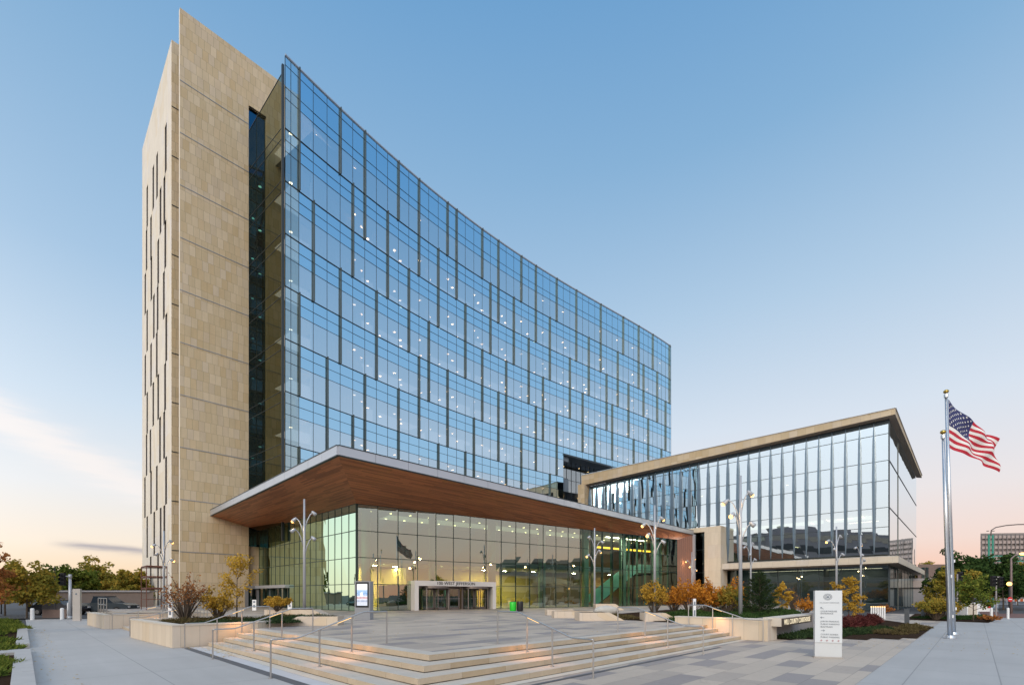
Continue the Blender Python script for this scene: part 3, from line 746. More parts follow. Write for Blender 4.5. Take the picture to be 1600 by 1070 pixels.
# portal
def GP(L, off=0.0, z=0.0): p = G0+dG*L+nG*off; p.z = z; return p
po = MB(); zp = 3.32
po.obox(GP((p0_+p1_)/2, .25, zp-.2), dG*((p1_-p0_)/2), nG*.6, UP*.24, 0)
for L in (p0_+.2, p1_-.2): po.obox(GP(L, .25, (zp-.44+.6)/2), dG*.2, nG*.6, UP*(zp-.44-.6)/2, 0)
portal = po.build('entrance_portal', simple('pale_metal_surround', (.72, .69, .66), .45, .2, .05, .5), pav)
def text(s_, size, mat_, parent, loc, xdir, updir, align='CENTER', ext=.01, name='lettering', sx=1.0):
    c = bpy.data.curves.new('t', 'FONT'); c.body = s_; c.size = size; c.extrude = ext; c.align_x = align; c.align_y = 'CENTER'; c.resolution_u = 3
    o = bpy.data.objects.new('t', c); COL.objects.link(o); dg = bpy.context.evaluated_depsgraph_get(); dg.update()
    me = bpy.data.meshes.new_from_object(o.evaluated_get(dg)); bpy.data.objects.remove(o)
    x = Vector(xdir).normalized(); y = Vector(updir).normalized(); z = x.cross(y)
    mt = Matrix(((x.x*sx, y.x, z.x, loc[0]), (x.y*sx, y.y, z.y, loc[1]), (x.z*sx, y.z, z.z, loc[2]), (0, 0, 0, 1)))
    off = world_off(parent); me.transform(Matrix.Translation(-off) @ mt)
    me.materials.clear(); me.materials.append(mat_)
    ob = bpy.data.objects.new(name, me); COL.objects.link(ob); ob.parent = parent; return ob
text('100 WEST JEFFERSON', .40, M['black'], portal, GP((p0_+p1_)/2-.15, .87, zp-.19), dG, UP, sx=1.12)
# doors: two revolving drums and a swing door between
zi = zp-.44
def leaf(mb, a, b, z0, z1, fw=.09):
    d = (b-a).normalized(); n = Vector((d.y, -d.x, 0))
    for p in (a+d*fw/2, b-d*fw/2): mb.bar(p+UP*z0, p+UP*z1, fw, .06, 0, nrm=n)
    mb.bar(a+UP*(z0+.1), b+UP*(z0+.1), .06, .2, 0, nrm=UP); mb.bar(a+UP*(z1-.06), b+UP*(z1-.06), .06, .12, 0, nrm=UP)
    mb.bar(a+UP*(z0+1.05)+n*.06, b+UP*(z0+1.05)+n*.06, .03, .03, 2)
    mb.wall(a, b, z0+.15, z1-.1, 1)
dmats = [simple('bronze_door_frame', (.18, .15, .14), .4, .6, .05), M['g_clear'], M['steel']]
W_ = p1_-p0_
for cL in (p0_+W_*.27, p0_+W_*.77):
    mb = MB(); c = GP(cL, 0)
    for ang in (25, 115, 205, 295):
        v = Vector((math.cos(R(ang)), math.sin(R(ang)), 0)); leaf(mb, c+v*.06, c+v*1.25, .62, zi-.25)
    n_ = 14
    for half in (0, 1):
        prev = None
        for i in range(n_//2):
            a = math.atan2(dG.y, dG.x)+math.pi*half-.55+1.1*i/(n_//2-1); p = c+Vector((math.cos(a), math.sin(a), 0))*1.35
            if prev is not None: mb.wall(prev, p, .62, zi-.2, 1)
            prev = p
            if i in (0, n_//2-1): mb.bar(p+UP*.6, p+UP*(zi-.2), .08, .08, 0)
    mb.tube([c+UP*(zi-.22), c+UP*zi], 1.42, 24, 0)
    mb.build('revolving_door', dmats, pav)
mb = MB(); leaf(mb, GP(p0_+W_*.43, .1), GP(p0_+W_*.57, .1), .62, zi-.15, .16); mb.build('swing_door', dmats, pav)
mb = MB()
for L in (p0_+.55, p0_+W_*.415, p0_+W_*.6, p1_-.6): mb.bar(GP(L, .05, .6), GP(L, .05, zi), .16, .3, 0, nrm=nG)
mb.bar(GP(p0_+.4, .05, zi-.08), GP(p1_-.4, .05, zi-.08), .16, .3, 0); mb.build('door_frame', dmats[0], pav)
# low door lobby on the left wall
dL = (G1-G0).normalized(); nL_ = Vector((-dL.y, dL.x, 0)); LL = (G1-G0).length
def LP(L, off=0., z=0.): p = G0+dL*L+nL_*off; p.z = z; return p
mb = MB(); mb.obox(LP(LL*.805, .15, 3.0), dL*LL*.195, nL_*.35, UP*.17, 0); mb.build('side_door_lintel', M['metal_panel'], pav)
mb = MB()
mb.wall(LP(LL*.61, -.5), LP(LL, -.5), .6, 2.85, 1)
for q in (.62, .70, .78, .86, .94, .99): mb.bar(LP(LL*q, -.45, .6), LP(LL*q, -.45, 2.85), .07, .1, 0, nrm=nL_)
mb.build('side_door', [M['mull_g'], M['g_low']], pav)
mb = MB()
sd0, sd1 = SP(6.6, -.03), SP(8.1, -.03)
mb.obox((sd0+sd1)/2+UP*1.85, E1*.78, E2*.08, UP*1.3, 0)
mb.obox((sd0+sd1)/2+UP*1.75-E2*.1, E1*.42, E2*.03, UP*1.05, 1)
mb.build('service_door', [simple('grey_door_frame', (.22, .22, .23), .5), M['g_low']], pav)
# interior
fi = MB(); inn = [G0-nG*.3+dG*.3, G2-nG*.3, G2-nG*14, G1+E1*12+E2*2, G1+E1*.4-E2*.2]
fi.face([p+UP*.61 for p in inn], 0); fi.build('lobby_floor', simple('lobby_terrazzo', (.30, .28, .25), .25), pav)
fi = MB(); fi.face([p+UP*(ZG-.15) for p in inn], 0); fi.build('lobby_ceiling', M['ceil'], pav)
fi = MB()
fi.wall(GP(2.0, -9), GP(20, -9), .6, 5.6, 0); fi.wall(GP(20, -9), GP(46, -10), .6, 4.6, 0); fi.wall(GP(0, -9), GP(46, -9.5), 5.6, ZG-.15, 1)
fi.wall(LP(3, -7), LP(16, -7), .6, 4.8, 0)
fi.build('lobby_wall', [M['warmwall'], M['inwall']], pav)
fi = MB(); fi.wall(LP(14, -6.5), LP(LL, -6.5), .6, ZG, 0); fi.build('stair_core_wall', simple('green_core_wall', (.07, .13, .11), .5), pav)
mb = MB(); mb.obox(GP(18, -5, 5.35), dG*16, nG*3.4, UP*.28, 0); mb.build('mezzanine', M['ceil'], pav)
mb = MB(); mb.wall(GP(.8, -.7), GP(p0_-.2, -.7), .6, 3.0, 1) if False else mb.wall(GP(3.1, -.35), GP(p0_-.05, -.35), .62, 2.95, 0)
mb.wall(GP(3.1, -.35), GP(3.1, -3), .62, 2.95, 0)
mb.wall(GP(p0_-.05, -3.2), GP(p1_+.2, -3.2), .62, 2.95, 0)
mb.build('draft_lobby', simple('dark_green_panel', (.03, .075, .055), .3), pav)
mb = MB()
for L in (1.3, 8, 15, 22, 29, 36, 43): mb.tube([GP(L, -1.3, .6), GP(L, -1.3, ZG)], .42, 16)
mb.build('round_column', simple('pale_green_column', (.30, .48, .38), .4), pav, smooth=True)
for i in range(11):
    L = LG*(.60+.40*i/11); mb = MB(); mb.bar(GP(L, -.32, .62), GP(L, -.32, ZG), .045, .34, 0, nrm=nG); mb.build('glass_fin', simple('green_glass_fin_edge', (.10, .22, .15), .2) if i == 0 else bpy.data.materials['green_glass_fin_edge'], pav)
for i in range(11):
    L = 1.2+i*1.32; mb = MB(); mb.bar(LP(L, -.5, .62), LP(L, -.5, ZG), .06, .7, 0, nrm=nL_); mb.build('glass_fin', bpy.data.materials['green_glass_fin_edge'], pav)
# stair behind the glass at the right
mb = MB(); a_, b_ = GP(32.5, -3, .6), GP(41.0, -3, 5.3)
for off in (0, -1.9):
    p, q = a_+nG*off, b_+nG*off; mb.face([p, q, q+UP*1.15, p+UP*1.15], 0); mb.face([q, GP(LG*.985, -3+off, 5.3), GP(LG*.985, -3+off, 6.45), q+UP*1.15], 0)
mb.face([a_-UP*.15, b_-UP*.25, b_-UP*.25-nG*1.9, a_-UP*.15-nG*1.9], 1)
mb.obox(GP(LG*.92, -5.5, 5.15), dG*LG*.065, nG*1.5, UP*.15, 1)
mb.build('lobby_stair', [M['teal'], M['dark']], pav)
mb = MB(); mb.obox(GP(LG*.86, -3.4, 8.45), dG*LG*.135, nG*.1, UP*.11, 0); mb.build('amber_cove_light', emis('amber_cove', (1.0, .52, .05), 3.0), pav)
mb = MB(); mb.wall(GP(LG*.58, -8), GP(LG, -8), .6, ZG, 0); mb.wall(GP(LG*.99, -1), GP(LG*.99, -8), .6, ZG, 0); mb.build('dark_rear_wall', simple('umber_wall', (.16, .10, .065), .7), pav)
for i in range(22):
    L = 2+i*LG/23; 
    for off in (-2.2, -5.5):
        mb = MB(); disc(mb, GP(L+(.8 if off < -3 else 0), off, ZG-.18), .11); mb.build('downlight', M['spot'], pav)
for i in range(9):
    mb = MB(); disc(mb, GP(4+i*3.2, -4, 5.05), .13); mb.build('downlight', M['warmspot'], pav)
mb = MB(); mb.face([LP(i_, -3.2+dy_, ZG-.18) for i_, dy_ in ((6, 0), (6.3, 0), (6.3, .3), (6, .3))], 0)
mb.build('downlight', M['spot'], pav)
def area(name, loc, sx, sy, e, col, rot=(0, 0, 0), parent=None):
    d = bpy.data.lights.new(name, 'AREA'); d.shape = 'RECTANGLE'; d.size = sx; d.size_y = sy; d.energy = e; d.color = col
    o = bpy.data.objects.new(name, d); COL.objects.link(o); o.location = loc; o.rotation_euler = rot; o.visible_camera = False if False else True
    return o
gaz = math.atan2(dG.y, dG.x)
for L in (3, 6, 17, 20): area('lobby_lamp', GP(L, -6.0, 4.95), .4, .4, 420, (1, .66, .24))
for L in (24, 31, 38): area('lobby_lamp', GP(L, -5.5, 4.95), .4, .4, 240, (1, .66, .26))
area('stair_fill', GP(37, -1.6, 9.6), 8, .4, 260, (1, .9, .7), (0, 0, gaz))  # added fill light with no fixture, brightens the stair
area('hall_lamp', GP(22, -4.0, ZG-.25), 36, 3, 110, (1, .85, .62), (0, 0, gaz))
laz = math.atan2(dL.y, dL.x)
for L in (4, 8, 12): area('lobby_lamp', LP(L, -4.0, 4.95), .4, .4, 150, (1, .66, .24))
for k in range(8):
    for c in (8, 20, 34, 44):
        if not col_ok(c, ZL[k+1]): continue
        p, d, n = CW(COLS[c], -5.0)
        area('storey_lamp', p+UP*(ROWS[k][-1][1]-.25), 20, 4, 80, (.95, .92, .9), (0, 0, math.atan2(d.y, d.x)))

# ================================================================== ANNEX
A0 = Vector((46.5, 58.8, 0)); A1 = Vector((75.3, 88.8, 0)); s1 = (A1-A0).normalized()
def AP(t, off=0., z=0.): p = A0+E2*t-E1*off; p.z = z; return p      # off: towards the viewer
R0 = Vector((46.17, 57.45, 0)); R1 = R0+s1*44.3
ann = thing('annex_building', 'three-storey glazed annex with thin limestone roof and pointed blue-grey fins', 'building', (A0.x, A0.y, 0))
rt = MB(); TL = 46.2
Rl = R0+E2*TL
zt, zbR, zbL, zbB = 24.55, 23.8, 22.65, 24.0
rt.wall(Rl, R0, zbL, zt, 0, 0, zbR, zt); rt.wall(R0, R1, zbR, zt, 0, 0, zbB, zt-.1)
ia, ib, ic = AP(TL, -.05), AP(-.0, -.05), A1
rt.face([R0+UP*zbR, Rl+UP*zbL, ia+UP*(zbL-.15), ib+UP*(zbR-.05)], 1); rt.face([R1+UP*zbB, R0+UP*zbR, ib+UP*(zbR-.05), ic+UP*(zbB-.1)], 1)
rt.face([Rl+UP*zt, R0+UP*zt, R1+UP*(zt-.1), Rl+E1*45+UP*zt], 2)
rt.bar(Rl+UP*(zt+.02), R0+UP*(zt+.02), .2, .06, 2); rt.bar(R0+UP*(zt+.02), R1+UP*(zt-.08), .2, .06, 2)
rt.build('roof', [M['stone_fascia'], simple('soffit_bronze', (.46, .37, .29), .7), M['metal_panel']], ann)
# stone end panel at the left
ep = MB(); ep.prism([AP(46.1, 1.5), AP(44.6, 1.5), AP(44.6, -.5), AP(46.1, -.5)], 5.5, 22.8); ep.build('stone_end_panel', M['stone_fascia'], ann)
ZA = [7.07, 10.47, 12.87, 16.22, 18.67, 21.97, 22.6]
NA = 30; tl = 44.4; tp = 22.66
gm = MB()
def ztop(t): return 23.75+(22.5-23.75)*t/TL-.1
for i in range(NA+1):
    t_ = tl*i/NA; gm.bar(AP(t_, -.06, ZA[0]), AP(t_, -.06, ztop(t_)), .05, .12, 0, nrm=E1)
for z in ZA[:-1]: gm.bar(AP(0, .01, z), AP(tl, .01, z), .07, .06, 0)
gm.bar(AP(0, -.02, ztop(0)-.25), AP(tl, -.02, ztop(tl)-.25), .1, .5, 0, nrm=UP)
gm.bar(AP(0, 0, 1), AP(0, 0, 23.6), .14, .14, 0, nrm=E1)
gm.build('mullion', M['mull'], ann)
for i in range(NA):
    for r in range(len(ZA)-1):
        if r < 2 and i >= 15 and i > 22: continue
        z1 = ZA[r+1] if r < 5 else 0
        a, b = tl*i/NA, tl*(i+1)/NA
        zz0 = ZA[r]; mb = MB(); j = [rnd.uniform(-.006, .006) for _ in range(4)]
        if r == 5: za, zb = ztop(a), ztop(b)
        else: za = zb = ZA[r+1]
        if r == 5: zz0 = ZA[5]
        mb.face([AP(a, j[0], zz0), AP(b, j[1], zz0), AP(b, j[2], zb), AP(a, j[3], za)], 0)
        mb.build('glass_panel', M['g_ann'], ann)
for i in range(1, NA+1):
    t_ = tl*i/NA; zt_ = ztop(t_)+.3; zb_ = ZA[0]+.1 if t_ < tp else 12.9; zm = 16.2
    if t_ > tp: zb_, zm = 11.5, 16.5
    fb = MB(); w0, w1 = .04, .24; dd = .55
    for (za, wa), (zc, wc) in (((zb_, .03), (zb_+2.6, .17)), ((zb_+2.6, .17), (zm, w1)), ((zm, w1), (zt_-2.5, .17)), ((zt_-2.5, .17), (zt_, .03))):
        P = []
        for z_, w_ in ((za, wa), (zc, wc)):
            P.append([AP(t_-w_, .02, z_), AP(t_-w_*.5, .02+w_*2.4, z_), AP(t_+w_*.5, .02+w_*2.4, z_), AP(t_+w_, .02, z_)])
        for q in range(3): fb.face([P[0][q], P[0][q+1], P[1][q+1], P[1][q]], 0)
    fb.build('pointed_fin', M['fin_b'], ann)
# right side wall
sw = MB(); L1_ = (A1-A0).length
ns = Vector((s1.y, -s1.x, 0))
zr_ = [0.0, 7.07, 12.87, 18.67, 23.7]
for i in range(4):
    a, b = A0+s1*(L1_*i/4), A0+s1*(L1_*(i+1)/4)
    for q in range(1, 4):
        mb = MB(); mb.wall(a, b, zr_[q], zr_[q+1], 0); mb.build('side_glass', M['g_ann'], ann)
for z in zr_[1:4]: sw.bar(A0+s1*.1+UP*z+ns*.03, A1+UP*z+ns*.03, .06, .05, 0)
sw.build('mullion', M['mull'], ann)
# ledge between storeys
H0 = Vector((45.85, 56.6, 0)); lg = MB(); Hl = H0+E2*22.6; H1 = H0+s1*46
lg.wall(Hl, H0, 5.87, 6.67, 0); lg.wall(H0, H1, 5.87, 6.67, 0)
lg.face([Hl+UP*6.67, H0+UP*6.67, A0+UP*6.9, AP(22.6, 0, 6.9)], 1); lg.face([H0+UP*6.67, H1+UP*6.67, A1+UP*6.9, A0+UP*6.9], 1)
lg.face([H0+UP*5.87, Hl+UP*5.87, AP(22.6, -1, 5.75), AP(0, -1, 5.75)], 2); lg.face([H1+UP*5.87, H0+UP*5.87, AP(0, -1, 5.75), A1+UP*5.75], 2)
lg.build('stone_ledge', [stone('ledge_stone', (.58, .51, .41), (.62, .55, .45), 1.45, 2, .012, .35), M['stone_plain'], bpy.data.materials['soffit_bronze']], ann)
# ground floor glazing
gl = MB(); zg = [.05, 3.9, 5.8]
B_ = AP(0, -.6); C_ = AP(22.6, -.6); n_ = 9
for i in range(n_):
    for r in range(2):
        mb = MB(); mb.wall(B_.lerp(C_, i/n_), B_.lerp(C_, (i+1)/n_), zg[r], zg[r+1], 0); mb.build('ground_glass', M['g_low'], ann)
    gl.bar(B_.lerp(C_, i/n_), B_.lerp(C_, i/n_)+UP*5.8, .07, .2, 0, nrm=E1)
for z in zg: gl.bar(B_+UP*z-E1*.03, C_+UP*z-E1*.03, .09, .08, 0)
D_ = B_+s1*38
for i in range(8):
    mb = MB(); mb.wall(B_+s1*(38*i/8), B_+s1*(38*(i+1)/8), .05, 5.8, 0); mb.build('ground_glass', M['g_low'], ann)
    gl.bar(B_+s1*(38*i/8), B_+s1*(38*i/8)+UP*5.8, .05, .1, 0, nrm=E1)
gl.build('mullion', M['mull'], ann)
# interior
it = MB()
it.wall(AP(-.0, -10), AP(46, -10), 0, 23, 0)
for z in (6.6, 12.6, 18.4): it.face([AP(.2, -.5, z), AP(46, -.5, z), AP(46, -10, z), AP(.2, -10, z)], 1)
it.wall(B_-ns*7, D_-ns*7, 0, 23.5, 0)
it.build('interior', [simple('dim_inner_wall', (.16, .17, .16), .8), M['grey_b']], ann)
mb = MB(); mb.wall(AP(.3, -4), AP(22, -4), .1, 5.7, 0); mb.build('curtained_wall', simple('grey_curtain', (.25, .3, .34), .8, var=.3, scale=.6), ann)
for i, (t_, o_, z_) in enumerate([(3, -3, 12.3), (5, -3, 12.3), (7, -3, 12.3), (4, -5, 11.9), (9, -4, 12.2), (2.2, -2.6, 11.6), (10.5, -2, 8.8), (24, -2, 18), (30, -2, 18), (36, -3, 20), (40, -2, 18), (12, -3, 18), (19, -3, 18)]):
    mb = MB(); mb.obox(AP(t_, o_, z_), (E2 if i % 2 else E1)*(.9 if i < 7 else .15), (E1 if i % 2 else E2)*.08, UP*.03); mb.build('ceiling_light', M['warmspot'], ann)
area('annex_lamp', AP(9, -2.8, 5.5), 16, 1.5, 170, (1, .8, .5), (0, 0, math.atan2(E2.y, E2.x)))
area('annex_lamp', AP(11, -4, 12.3), 18, 4, 220, (1, .85, .6), (0, 0, math.atan2(E2.y, E2.x)))
# stone portal with a dark door bay between pavilion and annex
pp = MB()
def HP(t, off, z=0.): p = H0+E2*t-E1*off; p.z = z; return p
pp.prism([HP(20.4, .6), HP(22.8, .6), HP(22.8, -2), HP(20.4, -2)], .3, 12.3)
pp.prism([HP(22.8, .6), HP(29.5, .6), HP(29.5, -2), HP(22.8, -2)], 11.6, 12.3)
pp.build('stone_portal', M['stone_plain'], ann)
mb = MB(); mb.wall(HP(22.8, -.3), HP(29, -.3), .3, 11.6, 0); 
for z in (3, 5.5, 9): mb.bar(HP(22.8, -.28, z), HP(29, -.28, z), .07, .05, 1)
mb.build('dark_door_bay', [glass('door_bay_glass', (.3, .4, .4), (.1, .12, .12), .12), M['mull']], ann)
mb = MB(); mb.wall(HP(22.8, -5), HP(29, -5), .3, 11.6, 0); mb.obox(HP(24.2, -3, 6.0), E2*.16, E1*.05, UP*.1, 1); mb.build('bay_interior', [M['dark'], M['exitred']], ann)
for i in range(5):
    mb = MB(); disc(mb, HP(23.4+i*.6, -1.5-.4*(i % 2), 9.5-.3*i), .1); mb.build('downlight', M['warmspot'], ann)
# ================================================================== SITE WALLS, PLANTERS
def planter(name, label, pts, z0, z1, fill_=True, group='limestone planter walls', top=None):
    """closed planter: wall ring with coping and soil; pts are frame (a, b)"""
    P = [F(a, b) for a, b in pts]
    root = thing(name, label, 'planter', (P[0].x, P[0].y, z0), group)
    c = sum(P, Vector((0, 0, 0)))/len(P)
    mb = MB(); ins = []
    n = len(P); ar = sum(P[i].x*P[(i+1) % n].y-P[(i+1) % n].x*P[i].y for i in range(n))
    if ar < 0: P.reverse()
    for i in range(n):
        d0 = (P[i]-P[i-1]).normalized(); d1 = (P[(i+1) % n]-P[i]).normalized()
        n0 = Vector((-d0.y, d0.x, 0)); n1 = Vector((-d1.y, d1.x, 0)); bi = (n0+n1); bi = bi/(bi.dot(n0)) if bi.length > .1 else n0
        ins.append(P[i]+bi*.32)
    for i in range(n):
        a, b, ia, ib = P[i], P[(i+1) % n], ins[i], ins[(i+1) % n]
        mb.wall(a, b, z0, z1-.06, 0, i*3.7); mb.wall(ib, ia, z0, z1, 1)
    mb.build('stone_wall', [M['stone_wall'], M['coping']], root)
    cp_ = MB()
    for i in range(n):
        a, b, ia, ib = P[i], P[(i+1) % n], ins[i], ins[(i+1) % n]
        o = (a-ia)*.06
        o2 = (b-ib)*.06
        for zz_, rev in ((z1, 0), (z1-.06, 1)):
            q = [a+o+UP*zz_, b+o2+UP*zz_, ib+UP*zz_, ia+UP*zz_]; cp_.face(q if not rev else q[::-1], 0)
        cp_.face([a+o+UP*(z1-.06), b+o2+UP*(z1-.06), b+o2+UP*z1, a+o+UP*z1], 0)
    cp_.build('coping', M['coping'], root)
    so = MB(); so.face([p+UP*(z1-.12) for p in ins], 0); so.build('soil', M['soil'], root)
    return root
planter('planter', 'long limestone planter with bronze shrubs beside the left flight of steps', [(-2.62, 12.55), (.35, 12.55), (1.3, 13.2), (4.6, 15.2), (4.6, 19.0), (-3.0, 19.4)], -.1, .88)
planter('planter', 'farther small limestone planter at the second stairs, with the walk running past', [(-3.2, 27.6), (3.0, 27.6), (3.0, 33.2), (-3.5, 33.7)], -.1, .86)
# wedge-ended planter benches on the plaza
def bench_planter(label, u, v, L, wd, z1, ang, zb=.6, wedge=1, grp='wedge-ended stone planter benches'):
    D = (EYE-zb)*FPX/(v-HY); p = G(u, D, zb)
    root = thing('planter_bench', label, 'planter', p, grp)
    mb = MB(); h = z1; x = Vector((math.cos(ang), math.sin(ang), 0)); y = Vector((-x.y, x.x, 0))
    def pt_(a, b, z): return p + x*a + y*b + UP*z
    w2 = .85
    bot = [(0, 0), (L, 0), (L, wd), (0, wd)]
    tops = [(0, 0), (L-(w2 if wedge > 0 else 0), 0), (L-(w2 if wedge > 0 else 0), wd), (0, wd)]
    if wedge < 0: tops = [(w2, 0), (L, 0), (L, wd), (w2, wd)]
    for i in range(4):
        a, b, c, d = bot[i], bot[(i+1) % 4], tops[(i+1) % 4], tops[i]
        Lx = math.hypot(b[0]-a[0], b[1]-a[1])
        mb.face([pt_(*a, 0), pt_(*b, 0), pt_(*c, h), pt_(*d, h)], 0, [(0, 0), (Lx, 0), (Lx, h), (0, h)])
    q = [pt_(a, b, h) for a, b in tops]; cc = sum(q, Vector())/4; iq = [cc+(v_-cc)*.0+Vector(((v_-cc).x*.84, (v_-cc).y*.72, 0)) for v_ in q]
    for i in range(4): mb.face([q[i], q[(i+1) % 4], iq[(i+1) % 4], iq[i]], 0)
    mb.build('stone_bench', [M['stone_wall']], root)
    so = MB(); so.face([v_-UP*.04 for v_ in iq], 0); so.build('soil', M['soil'], root)
    return root
aE1 = math.atan2(E1.y, E1.x); aE2 = math.atan2(E2.y, E2.x)
bench_planter('planter bench with a sloped end below the leftmost plaza lamp post', 434, 977.5, 2.6, 1.3, .42, .12, wedge=-1)
bench_planter('planter bench of pale stone right behind the lamp post left of the digital kiosk', 413, 963, 4.0, 1.2, .45, .05, wedge=1)
bench_planter('farthest planter bench, right of the green bin', 855, 961, 2.6, 1.3, .42, .05)
bench_planter('planter bench between the farthest one and the nearest one', 866, 965, 3.2, 1.2, .42, .05)
bench_planter('low planter bench in front of the small white boulder', 905.5, 969.5, 2.5, 1.4, .45, .06)
bench_planter('planter bench in front of the starry bright lamp post with orange shrubs behind', 1009, 970.5, 1.9, 1.3, .45, -.02)
bench_planter('long planter bench behind the white boulder', 931, 953, 2.7, 1.2, .6, .05)
b_ = MB(); D = 31.5; p = G(948, 32.5, .95); b_.ball(p, .55, 0, 12, 8, (1.6, .8, .62))
for i, v_ in enumerate(b_.v):
    n_ = noise.noise(Vector(v_)*2.2)*.14; b_.v[i] = (v_[0]+n_, v_[1]+n_, v_[2]+n_*.7)
tag(b_.build('boulder', simple('pale_rock', (.46, .44, .40), .9, var=.25, scale=2), smooth=True, org=G(948, 32.5, .6)), 'pale rounded boulder among the plaza planter benches', 'boulder')
# wall at the right end of the steps, with the name sign
wr = thing('end_wall', 'limestone cheek wall closing the right end of the steps', 'wall', F(15.9, -2.6, 0))
mb = MB(); mb.prism([F(15.9, -2.6), F(16.35, -2.6), F(16.35, 1.6), F(15.9, 1.6)], -.1, .90, 0); mb.build('stone_wall', M['stone_wall'], wr)
mb = MB(); mb.prism([F(15.88, -2.62), F(17.2, -2.62), F(17.2, -2.2), F(16.4, -2.2), F(16.4, 1.62), F(15.88, 1.62)], .90, .96, 0); mb.build('coping', M['coping'], wr)
mb = MB(); mb.prism([F(16.36, -2.6), F(17.2, -2.6), F(17.2, -2.2), F(16.36, -2.2)], -.1, .895, 0); mb.build('stone_return', M['stone_plain'], wr)
sw_ = thing('retaining_wall', 'grey concrete retaining wall carrying the lit courthouse name', 'wall', F(17.3, -1.9, 0))
mb = MB(); mb.prism([F(17.25, -2.15), F(26.5, -2.15), F(26.5, -1.75), F(17.25, -1.75)], -.1, .93, 0); mb.build('concrete_wall', simple('board_concrete', (.30, .275, .26), .8, var=.18), sw_)
sg_ = thing('name_sign', 'bronze-backed sign box with glowing letters WILL COUNTY COURTHOUSE', 'sign', F(17.3, -2.6, .6))
Ls = 5.2
mb = MB(); mb.obox(F(16.42+Ls/2, -2.62, .815), E1*(Ls/2), E2*.37, UP*.19, 0); mb.build('sign_box', M['coping'], sg_)
mb = MB(); mb.obox(F(16.42+Ls/2, -3.005, .80), E1*(Ls/2-.02), E2*.012, UP*.17, 0); mb.build('sign_face', simple('bronze_sign_face', (.13, .10, .075), .4, .6), sg_)
text('WILL COUNTY COURTHOUSE', .335, M['letters'], sg_, F(16.42+Ls/2, -3.022, .795), E1, UP, ext=.004, sx=1.0)

# ================================================================== HANDRAILS
def rail(label, along, across, pos, z_lo, z_hi, posts, start_flat=.45, mirrored=False, lo_ext=None):
    """runs up the steps: 'along' local frame coordinate of top edge, posts = [(offset from the top nosing (-) , ground z)]"""
    def P_(o, z):
        return F(o, pos, z) if across == 'b' else F(pos, o, z)
    root = thing('handrail', label, 'handrail', P_(posts[0][0], 0), 'steel handrails on the entrance steps')
    H = .92; x0 = posts[0][0]; x3 = posts[-1][0]; zl, zh = z_lo+H, z_hi+H
    pts = [(x0, zl), (x0+.05, zl+.0), (x0+.62, zl), (x0+.72, zl+.03), (-.12, zh-.03), (0.0, zh), (x3-.05, zh), (x3, zh)]
    mb = MB(); mb.tube([P_(a, z) for a, z in pts], .021, 8); mb.build('top_rail', M['steel'], root, smooth=True)
    def railz(x):
        for (a, z), (b, w_) in zip(pts[:-1], pts[1:]):
            if a <= x <= b: return z+(w_-z)*(x-a)/max(1e-6, b-a)
        return zh
    for x, zg_ in posts:
        mb = MB(); zt_ = railz(x); endp = x in (x0, x3)
        mb.tube([P_(x, zg_), P_(x, zt_-(.0 if endp else .02))], .024 if not endp else .021, 8)
        mb.tube([P_(x, zg_), P_(x, zg_+.012)], .055, 10)
        if not endp: mb.bar(P_(x, zt_-.12), P_(x, zt_-.01), .03, .012)
        mb.build('post', M['steel'], root)
    # small warm led under the rail
    for q in (.42,):
        xx = x0+(x3-x0)*q
        d = bpy.data.lights.new('rail_led', 'SPOT'); d.energy = 42; d.color = (1, .45, .14); d.spot_size = R(125); d.spot_blend = .9; d.shadow_soft_size = .05
        o = bpy.data.objects.new('rail_led', d); COL.objects.link(o); o.location = P_(xx+.55, railz(xx+.55)-.06)
        mb = MB(); mb.bar(P_(xx+.35, railz(xx+.35)-.027), P_(xx+.75, railz(xx+.75)-.027), .016, .01); mb.build('led_strip', M['led'], root)
PS = [(-2.42, .0), (-1.24, .15), (-.36, .45), (.70, .6)]
rail('steel handrail on the left flight of steps nearest the corner', 0, 'b', 3.0, 0, .6, PS)
rail('middle steel handrail of the three on the left flight of steps', 0, 'b', 7.95, 0, .6, PS)
rail('steel handrail on the left flight beside the long planter', 0, 'b', 12.2, 0, .6, [(-2.3, .0), (-1.24, .15), (-.36, .45), (.70, .6)])
rail('steel handrail on the right flight of steps nearest the corner', 0, 'a', 2.95, 0, .6, [(-2.5, .0), (-1.24, .15), (-.36, .45), (.78, .6)])
rail('middle steel handrail of the three on the right flight of steps', 0, 'a', 9.35, 0, .6, [(-2.5, .0), (-1.24, .15), (-.36, .45), (.78, .6)])
rail('steel handrail on the right flight beside the cheek wall', 0, 'a', 15.6, 0, .6, [(-2.5, .0), (-1.24, .15), (-.36, .45), (.78, .6)])
